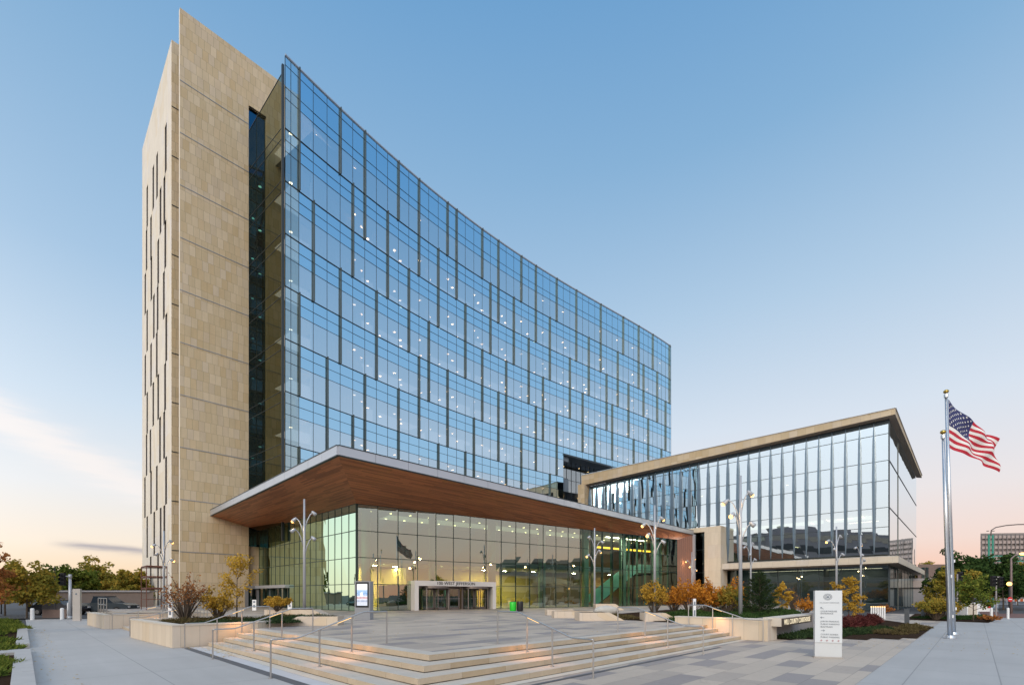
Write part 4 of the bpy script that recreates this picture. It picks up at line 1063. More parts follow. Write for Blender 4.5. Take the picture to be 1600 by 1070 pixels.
# second stairs on the left with their rails
s2_ = thing('side_steps', 'short limestone steps between the two left planters', 'steps', F(-2.6, 22, 0))
for k in range(4):
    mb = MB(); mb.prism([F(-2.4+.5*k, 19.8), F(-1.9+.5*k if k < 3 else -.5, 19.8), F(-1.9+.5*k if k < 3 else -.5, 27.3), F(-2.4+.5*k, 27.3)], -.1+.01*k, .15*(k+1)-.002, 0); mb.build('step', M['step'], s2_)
for b_, lb in ((20.4, 'steel handrail on the side steps, next to the long planter'), (26.9, 'steel handrail on the side steps, next to the far planter')):
    rail(lb, 0, 'b', b_, 0, .6, [(-2.9, 0), (-1.7, .3), (.2, .6)])
def ramp_rail(label, pts, n):
    root = thing('ramp_railing', label, 'railing', (pts[0][0], pts[0][1], pts[0][2]), 'ramp railings before the tower')
    mb = MB()
    for h in (.9, .5): mb.tube([Vector(p)+UP*h for p in pts], .025, 6)
    mb.build('rails', M['steel'], root)
    mb = MB()
    L = Vector(pts[-1])-Vector(pts[0])
    for i in range(n):
        p = Vector(pts[0])+L*(i/(n-1)); mb = MB(); mb.tube([p, p+UP*.9], .025, 6); mb.build('post', M['steel'], root)
ramp_rail('ramp railing climbing past the far left planter', [F(1.2, 24, .6), F(1.2, 34, .6)], 7)
ramp_rail('level ramp railing closest to the tower foot', [F(3.0, 32, .62), F(3.0, 41, .62)], 7)
ramp_rail('ramp railing behind the long planter', [F(-.4, 27.45, .6), F(2.4, 27.45, .6)], 4)
ramp_rail('railing on top of the far left planter', [F(-3.0, 28.5, .9), F(-3.0, 33, .9)], 4)

# ================================================================== LAMP POSTS
def lamp_post(label, u, D, lit=(1, 0, 0, 0), az0=0.0, H=7.75, zb=.6, side=1, e=40):
    p = G(u, D, zb); root = thing('lamp_post', label, 'lamp post', p, 'tapered lamp posts with branching arms')
    mb = MB(); mb.tube([p-UP*.05, p+UP*(H*.55), p+UP*H], [.105, .085, .06], 12); mb.build('pole', M['pole'], root, smooth=True)
    mb = MB(); mb.tube([p-UP*.02, p+UP*.05], .17, 14); mb.build('base_plate', M['pole'], root)
    specs = [(.85, 0.0), (1.30, math.pi), (2.10, math.pi*1.0), (2.55, 0.0)]
    offs = [.25, -.35, .55, -.15]
    for i, ((dz_, a), of) in enumerate(zip(specs, offs)):
        a = az0 + a*side + of + (0 if side > 0 else math.pi)
        d = Vector((math.cos(a), math.sin(a), 0)); zt_ = H-dz_
        r_ = .62 if i % 3 else .5
        pts = [p+UP*(zt_-1.05)+d*.05, p+UP*(zt_-.55)+d*.18, p+UP*(zt_-.15)+d*.36, p+UP*(zt_)+d*.52, p+UP*(zt_-.02)+d*(r_+.06)]
        mb = MB(); mb.tube(pts, [.038, .036, .034, .034, .04], 8); arm = mb.build('arm', M['pole'], root, smooth=True)
        c = p+UP*(zt_-.05)+d*(r_+.10)
        hd = MB(); t = (d*.75-UP*.65).normalized()
        hd.tube([c-t*.20, c-t*.10, c+t*.04, c+t*.15], [.045, .095, .12, .125], 12, cap=True); hd.build('lamp_head', M['pole'], arm, smooth=True)
        if lit[i]:
            ls = MB(); cc = c+t*.16; ls.ball(cc, .105, 0, 10, 7); ls.build('bulb', M['lamp'], arm)
            l = bpy.data.lights.new('lamp_light', 'POINT'); l.energy = e; l.color = (1, .62, .28); l.shadow_soft_size = .12
            o = bpy.data.objects.new('lamp_light', l); COL.objects.link(o); o.location = c+t*.34
    return root
def DT(vt, H=7.75, zb=.6): return (H+zb-EYE)*FPX/(HY-vt)
lamp_post('lamp post in front of the left end of the canopy, one lamp lit', 475.5, DT(779.5), (0, 1, 0, 0), .2)
lamp_post('slim lamp post before the striped right half of the lobby glass', 929, DT(824.6), (0, 0, 1, 1), .1, side=-1)
lamp_post('lamp post with three bright lamps before the right tip of the canopy', 1023, DT(789), (1, 1, 1, 0), .1)
lamp_post('tallest-looking lamp post, before the annex and beside the pine', 1157, DT(743), (1, 1, 1, 0), .0)
lamp_post('distant lamp post beside the terracotta wall, its lamps lit', 1081, DT(862), (1, 1, 1, 1), .3, e=14)
lamp_post('distant unlit lamp post left of the annex ledge', 1173, DT(835), (0, 0, 0, 0), .5)
lamp_post('lamp post rising behind the white wayfinding pylon', 1307, DT(822), (0, 1, 0, 0), .2)
lamp_post('lamp post before the glass ground floor at the right end of the annex', 1345, DT(836), (1, 0, 0, 0), .6)
lamp_post('lamp post standing before the slotted side wall of the tower', 256, 43.0, (1, 1, 0, 1), .9, H=7.2)

# ================================================================== FLAGPOLES AND FLAG
def flagpole(label, u0, D, u1, v1, r0):
    p = G(u0, D, 0); q = Vector(((u1-800)/FPX*D, D, ZV(v1, D)))
    root = thing('flagpole', label, 'flagpole', p, 'flagpoles')
    mb = MB(); mb.tube([p, p.lerp(q, .6), q], [r0, r0*.85, r0*.55], 14); mb.build('pole', M['flagpole'], root, smooth=True)
    mb = MB(); mb.tube([p, p+UP*.04], .26, 18); mb.tube([p+UP*.04, p+UP*.14], [.17, .13], 18); mb.build('base_collar', M['flagpole'], root)
    mb = MB(); mb.tube([q-UP*.02, q+UP*.14], r0*.9, 12); mb.build('truck', M['flagpole'], root)
    mb = MB(); mb.ball(q+UP*.27, .115, 0, 14, 9, (1, 1, .85)); mb.tube([q+UP*.1, q+UP*.2], .02, 6); mb.build('finial_ball', M['gold'], root, smooth=True)
    mb = MB(); 
    for hz in (.11, .31): 
        c = p.lerp(q, hz); mb.obox(c+Vector((.1, -.05, 0)), (.03, 0, 0), (0, .02, 0), (0, 0, .07))
    rp = [p.lerp(q, f_)+Vector((-.09+.02*math.sin(f_*9), -.09, 0)) for f_ in [.1+.88*i/12 for i in range(13)]]
    mb.tube(rp, .008, 4); mb.build('halyard', M['white'], root)
    return p, q
flagpole('shorter bare flagpole with no flag, nearest the paving joint', 1484.7, 22.0, 1473.6, 684, .095)
fp, fq = flagpole('taller flagpole flying the flag', 1490.0, 24.0, 1478.3, 620, .10)
# flag cloth
DF = 24.0; NU_, NV_ = 78, 52
def bez(pts, t):
    n = len(pts)-1; x = t*n; i = min(n-1, int(x)); f_ = x-i
    p0, p1, p2, p3 = pts[max(0, i-1)], pts[i], pts[i+1], pts[min(n, i+2)]
    return tuple(.5*((2*b)+(-a+c)*f_+(2*a-5*b+4*c-d)*f_*f_+(-a+3*b-3*c+d)*f_**3) for a, b, c, d in zip(p0, p1, p2, p3))
TOP = [(1481.7, 623.5), (1496, 636), (1517, 651.5), (1531, 664), (1547, 673.5), (1560, 674.5), (1570, 682.5)]
BOT = [(1483.5, 699.5), (1495, 703), (1510, 709), (1526, 715.5), (1544, 720.5), (1556, 727), (1569, 736)]
def FL_(s, t, off=0.0):
    a = bez(TOP, s); b = bez(BOT, s)
    w_ = t+.03*math.sin(t*math.pi)*math.sin(s*7)*s
    u = a[0]+(b[0]-a[0])*w_; v = a[1]+(b[1]-a[1])*w_
    u += .8*math.sin(t*math.pi)*math.sin(s*9+1)*s
    d = DF + s*.35 + .13*min(1, s*2)*math.sin(s*10-t*6.0)+.06*math.sin(s*19+t*7-1)*min(1, s*3)+off
    return Vector(((u-800)/FPX*DF, d, ZV(v, DF)))
fl = MB(); st_r, st_w, st_b = 0, 1, 2
grid = [[FL_(i/NU_, j/NV_) for j in range(NV_+1)] for i in range(NU_+1)]
for i in range(NU_+1):
    for j in range(NV_+1): fl.v.append(tuple(grid[i][j]))
for i in range(NU_):
    for j in range(NV_):
        a = i*(NV_+1)+j; k = int(j*13/NV_); can = i < NU_*.4 and k < 7
        fl.f.append((a, a+1, a+NV_+2, a+NV_+1)); fl.m.append(2 if can else (0 if k % 2 == 0 else 1)); fl.uv.append([(0, 0)]*4)
clothr = simple('flag_red', (.46, .02, .04), .8, var=.06); clothw = simple('flag_white', (.74, .73, .70), .8, var=.04)
flo = fl.build('flag', [clothr, clothw, M['blue']], smooth=True, org=FL_(0, 0))
tag(flo, 'red, white and blue stars and stripes flag rippling from the taller pole', 'flag')
stm = MB()
for r_ in range(9):
    n_ = 6 if r_ % 2 == 0 else 5
    for c_ in range(n_):
        cs = (c_+.5+(0 if n_ == 6 else .5))/6*.4; ct = (r_+.8)/9.6*7/13
        for off in (-.012, .012):
            pts = []
            for q in range(10):
                a = math.pi*2*q/10; rr = .0135 if q % 2 == 0 else .0062
                pts.append(FL_(cs+math.sin(a)*rr, ct-math.cos(a)*rr*1.9, off))
            stm.face(pts, 0)
stm.build('stars', clothw, flo)

# ================================================================== SIGNS AND SMALL THINGS
# wayfinding pylon
px0, px1 = G(1272.2, 15.25), G(1314.4, 15.0); dpx = (px1-px0).normalized(); npx = Vector((dpx.y, -dpx.x, 0)); wpx = (px1-px0).length
py = thing('wayfinding_pylon', 'white free-standing directory pylon with grey arrows and a round seal', 'sign', (px0+px1)/2)
c = (px0+px1)/2
signw = simple('sign_white', (.62, .65, .67), .45, .1, .03)
mb = MB(); mb.obox(c+UP*.245, dpx*wpx/2, npx*.07, UP*.245, 0); mb.build('plinth', simple('sign_grey', (.56, .585, .60), .45, .2, .03), py)
mb = MB(); mb.obox(c+UP*1.31, dpx*wpx/2, npx*.10, UP*.82, 0); mb.build('sign_panel', signw, py)
mb = MB(); mb.obox(c+UP*.02+npx*.0, dpx*(wpx/2+.03), npx*.11, UP*.02, 0); mb.build('base_shoe', M['steel'], py)
ink = simple('sign_ink', (.17, .20, .24), .6, 0, .02); inkr = simple('sign_icon_red', (.48, .28, .30), .6, 0, .02)
def onp(x, z): return px0+dpx*x+npx*.107+UP*z
T = lambda s_, x, z, sz: text(s_, sz, ink, py, onp(x, z), dpx, UP, 'LEFT', .002)
mb = MB()
for ro, ri in ((.118, .104), (.085, .067)):
    for i in range(28):
        a, b = 2*math.pi*i/28, 2*math.pi*(i+1)/28
        mb.face([onp(wpx*.47+math.cos(a)*ri, 1.93+math.sin(a)*ri*.85), onp(wpx*.47+math.cos(a)*ro, 1.93+math.sin(a)*ro*.85), onp(wpx*.47+math.cos(b)*ro, 1.93+math.sin(b)*ro*.85), onp(wpx*.47+math.cos(b)*ri, 1.93+math.sin(b)*ri*.85)], 0)
mb.face([onp(wpx*.47+x, 1.93+z) for x, z in ((-.05, -.03), (.05, -.03), (.03, .0), (.04, .035), (0, .02), (-.04, .04), (-.03, 0))], 0)
mb.build('seal', ink, py)
T('WILL COUNTY COURTHOUSE', .12, 1.745, .039)
T('COURTHOUSE', .15, 1.475, .067); T('ENTRANCE', .15, 1.405, .067)
T('JUROR PARKING', .15, 1.155, .067); T('PUBLIC PARKING', .15, 1.07, .067); T('BUS/TRAIN', .15, .985, .067)
T('COURT ANNEX', .15, .745, .067); T('PUBLIC PARKING', .15, .66, .067)
mb = MB()
def arrow(x, z, d, tilt=0):
    for a, b in (((0, 0), (.10, 0)), ((0, 0), (.035, .03)), ((0, 0), (.035, -.03))):
        ca, sa = math.cos(tilt), math.sin(tilt)
        A_ = onp(x+d*(a[0]*ca-a[1]*sa), z+a[0]*sa+a[1]*ca); B__ = onp(x+d*(b[0]*ca-b[1]*sa), z+b[0]*sa+b[1]*ca); mb.bar(A_, B__, .012, .003, 0, nrm=npx)
arrow(.15, 1.60, 1, -.6); arrow(.15, 1.28, 1); arrow(.26, .87, -1)
mb.build('arrows', ink, py)
mb = MB()
for i in range(4):
    x = .17+i*.155; mb.bar(onp(x-.03, .555), onp(x+.03, .555), .014, .003, 0, nrm=npx); mb.bar(onp(x, .525), onp(x, .585), .014, .003, 0, nrm=npx)
    mb.bar(onp(x-.02, .535), onp(x+.02, .575), .01, .003, 0, nrm=npx)
mb.build('icons', inkr, py)
# digital kiosk
kz = 27.6; k0, k1 = G(557, kz, .6), G(580.8, kz-.35, .6); dk = (k1-k0).normalized(); nk = Vector((dk.y, -dk.x, 0)); wk = (k1-k0).length
kk = thing('information_kiosk', 'grey kiosk with a glowing screen before the lobby corner', 'kiosk', (k0+k1)/2)
c = (k0+k1)/2; km = simple('kiosk_grey', (.30, .31, .33), .5, .3, .05)
mb = MB(); mb.obox(c+UP*1.1, dk*wk/2, nk*.16, UP*1.1, 0); kb_ = mb.build('cabinet', km, kk)
bv = kb_.modifiers.new('b', 'BEVEL'); bv.width = .015; bv.segments = 2
mb = MB(); mb.obox(c+UP*1.42+nk*.165, dk*(wk*.42), nk*.012, UP*.72, 0); mb.build('bezel', M['black'], kk)
def screen():
    m, t, out = mat('kiosk_screen'); uv = t.new('ShaderNodeUVMap').outputs[0]; s_ = t.new('ShaderNodeSeparateXYZ'); t.l.new(uv, s_.inputs[0])
    n_ = t.noise(t.scalevec(uv, (3, 10, 1)), 1.5, 3)
    c_ = t.ramp(s_.outputs[1], [(0, (.75, .8, .9)), (.16, (.7, .72, .8)), (.2, (.35, .42, .6)), (.3, (.85, .85, .9)), (.36, (.6, .2, .22)), (.42, (.9, .9, .95)), (.5, (.22, .42, .75)), (.70, (.45, .65, .9)), (.74, (.95, .97, 1))])
    c_ = t.mix(t.math('MULTIPLY', t.smooth(n_, .5, .6), .35), c_, (.95, .95, 1))
    e = t.new('ShaderNodeEmission'); t.put(e.inputs[0], c_); e.inputs[1].default_value = 1.15; t.l.new(e.outputs[0], out.inputs[0]); m.cycles.emission_sampling = 'NONE'; return m
mb = MB(); a_ = c+nk*.18-dk*wk*.34; b_ = c+nk*.18+dk*wk*.34
mb.face([a_+UP*.80, b_+UP*.80, b_+UP*2.04, a_+UP*2.04], 0, [(0, 0), (1, 0), (1, 1), (0, 1)]); mb.build('screen', screen(), kk)
mb = MB(); mb.ball(c+nk*.19+UP*1.45, .13, 0, 12, 7, (1, .1, 1)); mb.build('screen_emblem', emis('emblem_white', (.9, .95, 1), 1.2), kk)
# bins
bn = thing('recycling_bin', 'bright green round recycling bin by the lobby glass', 'bin', G(801.5, 41.5, .6))
p = G(801.5, 41.5, .6); mb = MB(); mb.tube([p, p+UP*.1, p+UP*.75, p+UP*.82], [.24, .28, .30, .27], 18); mb.build('body', M['green'], bn, smooth=True)
mb = MB(); mb.tube([p+UP*.82, p+UP*.86], [.22, .2], 18); mb.build('lid', M['black'], bn)
bn = thing('trash_bin', 'black round litter bin right beside the green one', 'bin', G(812.5, 41.5, .6))
p = G(812.5, 41.5, .6); mb = MB(); mb.tube([p, p+UP*.1, p+UP*.78, p+UP*.84], [.24, .28, .28, .27], 18); mb.build('body', M['black'], bn, smooth=True)
mb = MB(); mb.tube([p+UP*.84, p+UP*.87], [.25, .22], 18); mb.build('lid', M['dark'], bn)
# small white notice posts
def notice(label, u, vt, vb, D, wpx_, mark=True, zb=None):
    z0, z1 = ZV(vb, D), ZV(vt, D); p = G(u, D); w_ = wpx_*D/FPX
    root = thing('notice_post', label, 'sign', (p.x, p.y, z0), 'slim white notice posts')
    mb = MB(); mb.obox(p+UP*(z0+z1)/2, (w_/2, 0, 0), (0, .04, 0), (0, 0, (z1-z0)/2)); mb.build('panel', M['white'], root)
    if mark:
        mb = MB(); mb.obox(p+UP*(z1-(z1-z0)*.2)-Vector((0, .045, 0)), (w_*.28, 0, 0), (0, .006, 0), (0, 0, (z1-z0)*.08)); mb.build('mark', ink, root)
        mb = MB(); mb.obox(p+UP*(z1-(z1-z0)*.6)-Vector((0, .045, 0)), (w_*.25, 0, 0), (0, .006, 0), (0, 0, (z1-z0)*.12)); mb.build('mark', ink, root)
notice('white notice post before the grey service door in the stone wall', 397.5, 936.5, 953, 38, 6)
notice('white notice post before the dark side entrance glass', 453, 936.5, 952, 38, 6.5)
notice('white notice post beside the lit lamp at the slotted tower wall', 266.5, 940, 968, 30, 6.5)
notice('white notice post at the top of the right flight, beside its last handrail', 1085, 934.8, 972, 23.5, 4.2)
# lit bollards
bd = []
for i in range(7):
    D = 41; u = 1361.5+i*3.45; p = G(u, D-i*.1, .0); root = thing('lit_bollard', 'one of seven slim white bollards with glowing tops before the annex', 'bollard', p, 'slim glowing bollards in a row')
    mb = MB(); mb.tube([p, p+UP*.98], .06, 10); mb.build('shaft', M['white'], root); mb = MB(); mb.tube([p+UP*.98, p+UP*1.06], .055, 10); mb.build('light_cap', M['led'], root)
for u, vt, vb, wd, lb in ((1417, 951, 975, 9, 'dark grey marker slab standing in the mulch bed, nearer one'), (1442, 948.5, 966, 6, 'dark grey marker slab farther back by the yellow shrubs')):
    D = EYE*FPX/(vb-HY); p = G(u, D, 0); h = (vb-vt)*D/FPX; w_ = wd*D/FPX
    root = thing('marker_slab', lb, 'marker', p); mb = MB(); mb.obox(p+UP*h/2, E1*w_*.5, E2*.12, UP*h/2); q_ = mb.build('slab', simple('dark_marker', (.07, .08, .09), .5), root)
    mb = MB(); mb.obox(p+UP*(h+.015), E1*w_*.52, E2*.14, UP*.012); mb.build('cap', M['mull'], root)
# ================================================================== PLANTS
def rdir(r): 
    while True:
        v = Vector((r.uniform(-1, 1), r.uniform(-1, 1), r.uniform(-1, 1)))
        if .05 < v.length < 1: return v.normalized()
def leafq(mb, p, s, r, elong=1.5, m=0):
    a = rdir(r); b = a.cross(rdir(r)).normalized(); a = a*s*elong*.5; b = b*s*.5
    mb.face([p-a, p+b*.9, p+a, p-b*.9], m)
def tree(name, label, cat, p, H, crown_r, mat_, n_leaf, lsize, base=.35, group=None, seed=1, vase=False, sparse=.0, multi=1, squash=1.0, limbs=7, trunk_r=None):
    """trunk with limbs and twigs, leaves gathered in clumps at the twig ends"""
    r = random.Random(seed); root = thing(name, label, cat, p, group); p = Vector(p)
    tr = MB(); tips = []; tr0 = trunk_r or H*.018
    for m_ in range(multi):
        lean = Vector((r.uniform(-1, 1), r.uniform(-1, 1), 0))*(.06 if multi == 1 else .35)
        b0 = p+lean*.1*(multi > 1); th = H*(base+.25)
        pts = [b0, b0+UP*th*.4+lean*th*.3, b0+UP*th*.75+lean*th*.8, b0+UP*H*.86+lean*H*.75*(.6 if multi > 1 else 1)]
        k_ = 1/(multi**.5); tr.tube(pts, [tr0*k_, tr0*.8*k_, tr0*.55*k_, tr0*.15*k_], 6)
        tips.append((pts[-1], 1))
        for i in range(max(2, limbs//multi)):
            f_ = base+(0.92-base)*(i+.5*r.random())/max(1, limbs//multi); z = H*f_
            st_ = b0+UP*z+lean*z*.8; a = i*2.4+r.uniform(-.5, .5)+m_*1.3
            out_ = crown_r*(r.uniform(.55, 1.0))*(1-.55*max(0, (f_-.55)/.45)); rise = H*(.22 if vase else .08)*r.uniform(.6, 1.3)
            e = st_+Vector((math.cos(a)*out_, math.sin(a)*out_, rise)); e.z = min(e.z, p.z+H)
            mid = st_.lerp(e, .5)+UP*rise*(.25 if not vase else -.1)
            tr.tube([st_, mid, e], [tr0*.42*k_, tr0*.25*k_, tr0*.08*k_], 4, cap=False)
            tips += [(e, .8), (mid.lerp(e, .5), .8), (mid, .7)]
            for _ in range(3):
                q = st_.lerp(e, r.uniform(.35, .95)); t = q+rdir(r)*crown_r*.38*r.uniform(.5, 1)+UP*crown_r*.12
                tr.tube([q, t], [tr0*.14*k_, tr0*.05*k_], 3, cap=False); tips.append((t, .75))
    tr.build('trunk', M['bark'], root)
    cw_ = MB(); 
    for i in range(n_leaf):
        c, w_ = tips[r.randrange(len(tips))]
        rad = crown_r*.30*w_*(1-.4*sparse); d = rdir(r)*rad*(r.random()**.45); d.z *= .75
        leafq(cw_, c+d, lsize*r.uniform(.6, 1.35), r)
    cw_.build('crown', mat_, root)
    return root
def shrub(name, label, cat, p, rx, ry, h, mat_, n, ls, group=None, seed=1, twigs=24, twigmat=None, topheavy=.5):
    r = random.Random(seed); root = thing(name, label, cat, p, group); p = Vector(p); tw = MB(); ends = []
    for i in range(twigs):
        a = r.uniform(0, 2*math.pi); k = math.sqrt(r.random()); e = p+Vector((math.cos(a)*rx*k, math.sin(a)*ry*k, h*(.55+.45*r.random())*(1.05-.35*k)))
        m_ = p.lerp(e, .5)+Vector((r.uniform(-.1, .1)*rx, r.uniform(-.1, .1)*ry, h*.06))
        tw.tube([p+Vector((math.cos(a), math.sin(a), 0))*.06*rx, m_, e], [.018+.006*h, .011, .004], 4, cap=False); ends.append((m_, e))
        for _ in range(2):
            q = m_.lerp(e, r.random()); t = q+Vector((r.uniform(-.25, .25)*rx, r.uniform(-.25, .25)*ry, r.uniform(.05, .25)*h)); tw.tube([q, t], [.007, .003], 3, cap=False); ends.append((q, t))
    tw.build('stems', twigmat or M['bark'], root)
    cw_ = MB()
    for i in range(n):
        m_, e = ends[r.randrange(len(ends))]; q = m_.lerp(e, r.random()**topheavy)+rdir(r)*.11*(rx+h)*.5*r.random(); q.z = max(q.z, p.z+.03)
        leafq(cw_, q, ls*r.uniform(.6, 1.3), r)
    cw_.build('foliage', mat_, root); return root
def gp(u, v, z=.6): D = (EYE-z)*FPX/(v-HY); return G(u, D, z)
# left planter
shrub('shrub', 'half-bare shrub with rusty leaves in the long planter', 'shrub', G(289, 22.4, .76), 1.0, 1.0, 2.3, M['l_rust'], 900, .075, seed=3, twigs=60)
shrub('shrub', 'dense golden-orange shrub in the middle of the long planter', 'shrub', G(341, 23.2, .76), .85, .85, 1.6, M['l_yellow'], 1900, .075, seed=4, twigs=40)
tree('small_tree', 'slender vase-shaped tree with thin yellow leaves against the limestone wall', 'tree', G(370, 24.6, .76), 3.2, 1.0, M['l_yellow'], 1300, .08, base=.30, seed=12, vase=True, limbs=11, trunk_r=.045)
shrub('shrub', 'round bright yellow shrub before the side entrance', 'shrub', G(433, 31, .95), .95, .9, 1.15, M['l_yellow'], 3500, .075, seed=6, twigs=30)
# right beds
for u, D, rx, h, mt, n, sd, lb in ((1022, 34, 1.15, 2.5, 'l_yellow', 2600, 21, 'golden shrub-tree behind the brightest lamp post'),
        (1053, 37, 1.1, 2.0, 'l_orange', 1700, 22, 'low orange shrub left of the terracotta wall foot'),
        (1078, 33, 1.3, 2.7, 'l_orange', 3400, 23, 'large orange shrub below the terracotta wall'),
        (1106, 32, 1.3, 2.3, 'l_orange', 3000, 24, 'broad orange shrub between the terracotta wall and the tall lamp post'),
        (1135, 31.5, 1.0, 2.2, 'l_mixed', 2400, 25, 'green-and-gold shrub just left of the tall lamp post'),
        (1149, 34, .9, 2.5, 'l_orange', 2400, 26, 'orange shrub behind the tall lamp post')):
    shrub('autumn_shrub', lb, 'shrub', G(u, D, .6), rx, rx, h, M[mt], n, .10, seed=sd, twigs=50, group='orange and gold autumn shrubs')
tree('small_tree', 'small golden tree right of the dark pine', 'tree', G(1222, 38, .5), 2.35, .75, M['l_yellow'], 1500, .10, base=.25, seed=31, limbs=9, trunk_r=.04)
shrub('autumn_shrub', 'salmon-orange shrub left of the white pylon top', 'shrub', G(1259, 36, .5), .95, .9, 1.4, M['l_orange'], 1500, .08, seed=32, twigs=50, group='orange and gold autumn shrubs')
tree('small_tree', 'upright amber tree just right of the white pylon', 'tree', G(1326, 31, .3), 2.9, .9, M['l_yellow'], 2200, .09, base=.12, seed=33, limbs=12, trunk_r=.04)
shrub('shrub', 'tall bare brown shrub beside the small golden tree', 'shrub', G(1240, 39, .5), .6, .6, 2.3, M['l_rust'], 150, .07, seed=35, twigs=60)
def pine(label, p, H, rr, n, seed):
    r = random.Random(seed); root = thing('pine_tree', label, 'tree', p); p = Vector(p)
    mb = MB(); mb.tube([p, p+UP*H], [.09, .015], 7); mb.build('trunk', M['bark'], root)
    cw_ = MB(); bz = MB()
    for k in range(64):
        f_ = (k+.5)/64; z = H*(.04+.92*f_); L = rr*(1-f_)**.75*r.uniform(.65, 1.12)+.06; a = k*2.4+r.uniform(-.4, .4)
        d = Vector((math.cos(a), math.sin(a), .22+.3*f_)); s_ = p+UP*z; e = s_+d*L; cw_n = int(n*(L/rr)/30)
        bz.tube([s_, e], [.02, .006], 3, cap=False)
        for _ in range(cw_n):
            t = r.random()**.6; q = s_+d*L*t+rdir(r)*.16*(1.15-t)*rr*.8
            dd = (d*.7+rdir(r)*.8).normalized(); bb = dd.cross(rdir(r)).normalized(); s2 = .14*r.uniform(.7, 1.3)
            cw_.face([q-bb*.012, q+dd*s2-bb*.004, q+dd*s2+bb*.004, q+bb*.012], 0)
    bz.build('branches', M['bark'], root); cw_.build('needles', M['l_pine'], root)
pine('dense dark green pine right of the tall lamp post', G(1187, 29.5, .55), 2.95, 1.45, 9000, 5)
# low juniper beds
def mound(mb, a, b, ra, rb, h, n, ls, r, z0, spiky=True):
    for i in range(n):
        an = r.uniform(0, 2*math.pi); k = math.sqrt(r.random()); x, y = a+math.cos(an)*ra*k, b+math.sin(an)*rb*k
        hh = h*(1-k*k*.75)*(0.75+.5*noise.noise(Vector((x*1.3, y*1.3, 3)))) ; q = F(x, y, z0+max(.02, hh*r.uniform(.45, 1.0)))
        dd = (Vector((r.uniform(-1, 1), r.uniform(-1, 1), r.uniform(.0, 1.1)))).normalized(); bb = dd.cross(rdir(r)).normalized(); s2 = ls*r.uniform(.6, 1.5)
        mb.face([q-bb*ls*.16, q+dd*s2*.6-bb*ls*.1, q+dd*s2, q+bb*ls*.16], 0)
def bed(name, label, mat_, items, seed, z0=.7, ls=.13, dens=420, base=None):
    r = random.Random(seed); mb = MB()
    for a, b, ra, rb, h in items: mound(mb, a, b, ra, rb, h, int(dens*ra*rb*3.14), ls, r, z0)
    o = mb.build(name, mat_); o['kind'] = 'stuff'; return o
r_ = random.Random(5)
bed('juniper_ground_cover', '', M['l_pine'], [(r_.uniform(-1.2, 3.9), r_.uniform(13.3, 15.2), r_.uniform(.7, 1.0), r_.uniform(.5, .8), r_.uniform(.18, .36)) for _ in range(14)] + [(1.5, 13.2, .9, .8, .22), (2.7, 13.9, 1.0, .8, .25), (3.9, 14.8, 1.0, .8, .25)], 1, .74, .12, 520)
bed('low_perennials', '', M['l_dry'], [(r_.uniform(-1.8, 4), r_.uniform(15.4, 18.2), r_.uniform(.5, .9), r_.uniform(.4, .7), r_.uniform(.15, .35)) for _ in range(20)], 2, .74, .11, 260)
bed('juniper_ground_cover', '', M['l_dark'], [(17.9+i*1.2, -.4+r_.uniform(-.5, .5), 1.2, .85, .42+r_.uniform(-.05, .12)) for i in range(10)]+[(18+i*1.5, 1.6+r_.uniform(-.6, .6), 1.4, 1.1, .40) for i in range(12)]+[(22+i*1.7, 4.2, 1.5, 1.2, .5) for i in range(8)], 3, .6, .15, 420)
bed('juniper_ground_cover', '', M['l_pine'], [(18.0+i*.9, -3.0-.35*abs(math.sin(i*2)), .75, .55, .36) for i in range(8)]+[(19.8+i*1.0, -4.1, .8, .55, .30) for i in range(3)]+[(23+i*1.1, -4.4-.3*i, 1.0, .7, .36) for i in range(4)], 4, .0, .13, 620)
bed('red_twig_shrubs', '', M['l_red'], [(28+i*1.0, -3.6+.35*math.sin(i*1.7), .9, .6, .85) for i in range(8)]+[(26.5+i*1.2, -2.9, .8, .5, .6) for i in range(3)], 8, .0, .2, 420)
bed('dry_perennials', '', M['l_dry'], [(r_.uniform(23, 32), r_.uniform(-6.9, -5.0), r_.uniform(.4, .8), r_.uniform(.3, .5), r_.uniform(.12, .32)) for _ in range(17)]+[(r_.uniform(27, 32), r_.uniform(-6.9, -6.3), .8, .4, .34) for _ in range(6)], 9, .02, .11, 420)
bed('evergreen_ground_cover', '', M['l_dark'], [(*fr(G(r_.uniform(1425, 1540), r_.uniform(39, 44))), 1.1, 1.0, .25) for _ in range(14)], 10, .02, .12, 240)
flat('mulch_bed', [F(17.2, -2.2), F(17.2, -3.2), F(18.2, -3.2), F(18.2, -4.4), F(19.5, -4.4), F(19.5, -5.6), F(20.8, -5.6), F(20.8, -6.6), F(22, -6.6), F(22, -7.12), F(33, -7.12), F(41, -4), F(40, -1), F(34, -2.2)], .03, M['soil'])
flat('upper_bed', [F(16.4, -1.7), F(26.5, -1.7), F(34, 2), F(42, 9), F(36, 12), F(20, 9.0), F(17.2, 5.5), F(16.4, 2)], .64, M['soil'])
bed('dry_perennials', '', M['l_dry'], [(*fr(G(u_, D_)), .8, .7, .3) for u_, D_ in ((935, 28.5), (950, 28), (965, 27.6), (980, 27.2), (940, 30), (960, 30), (925, 31.5), (905, 32))], 21, .6, .11, 420)
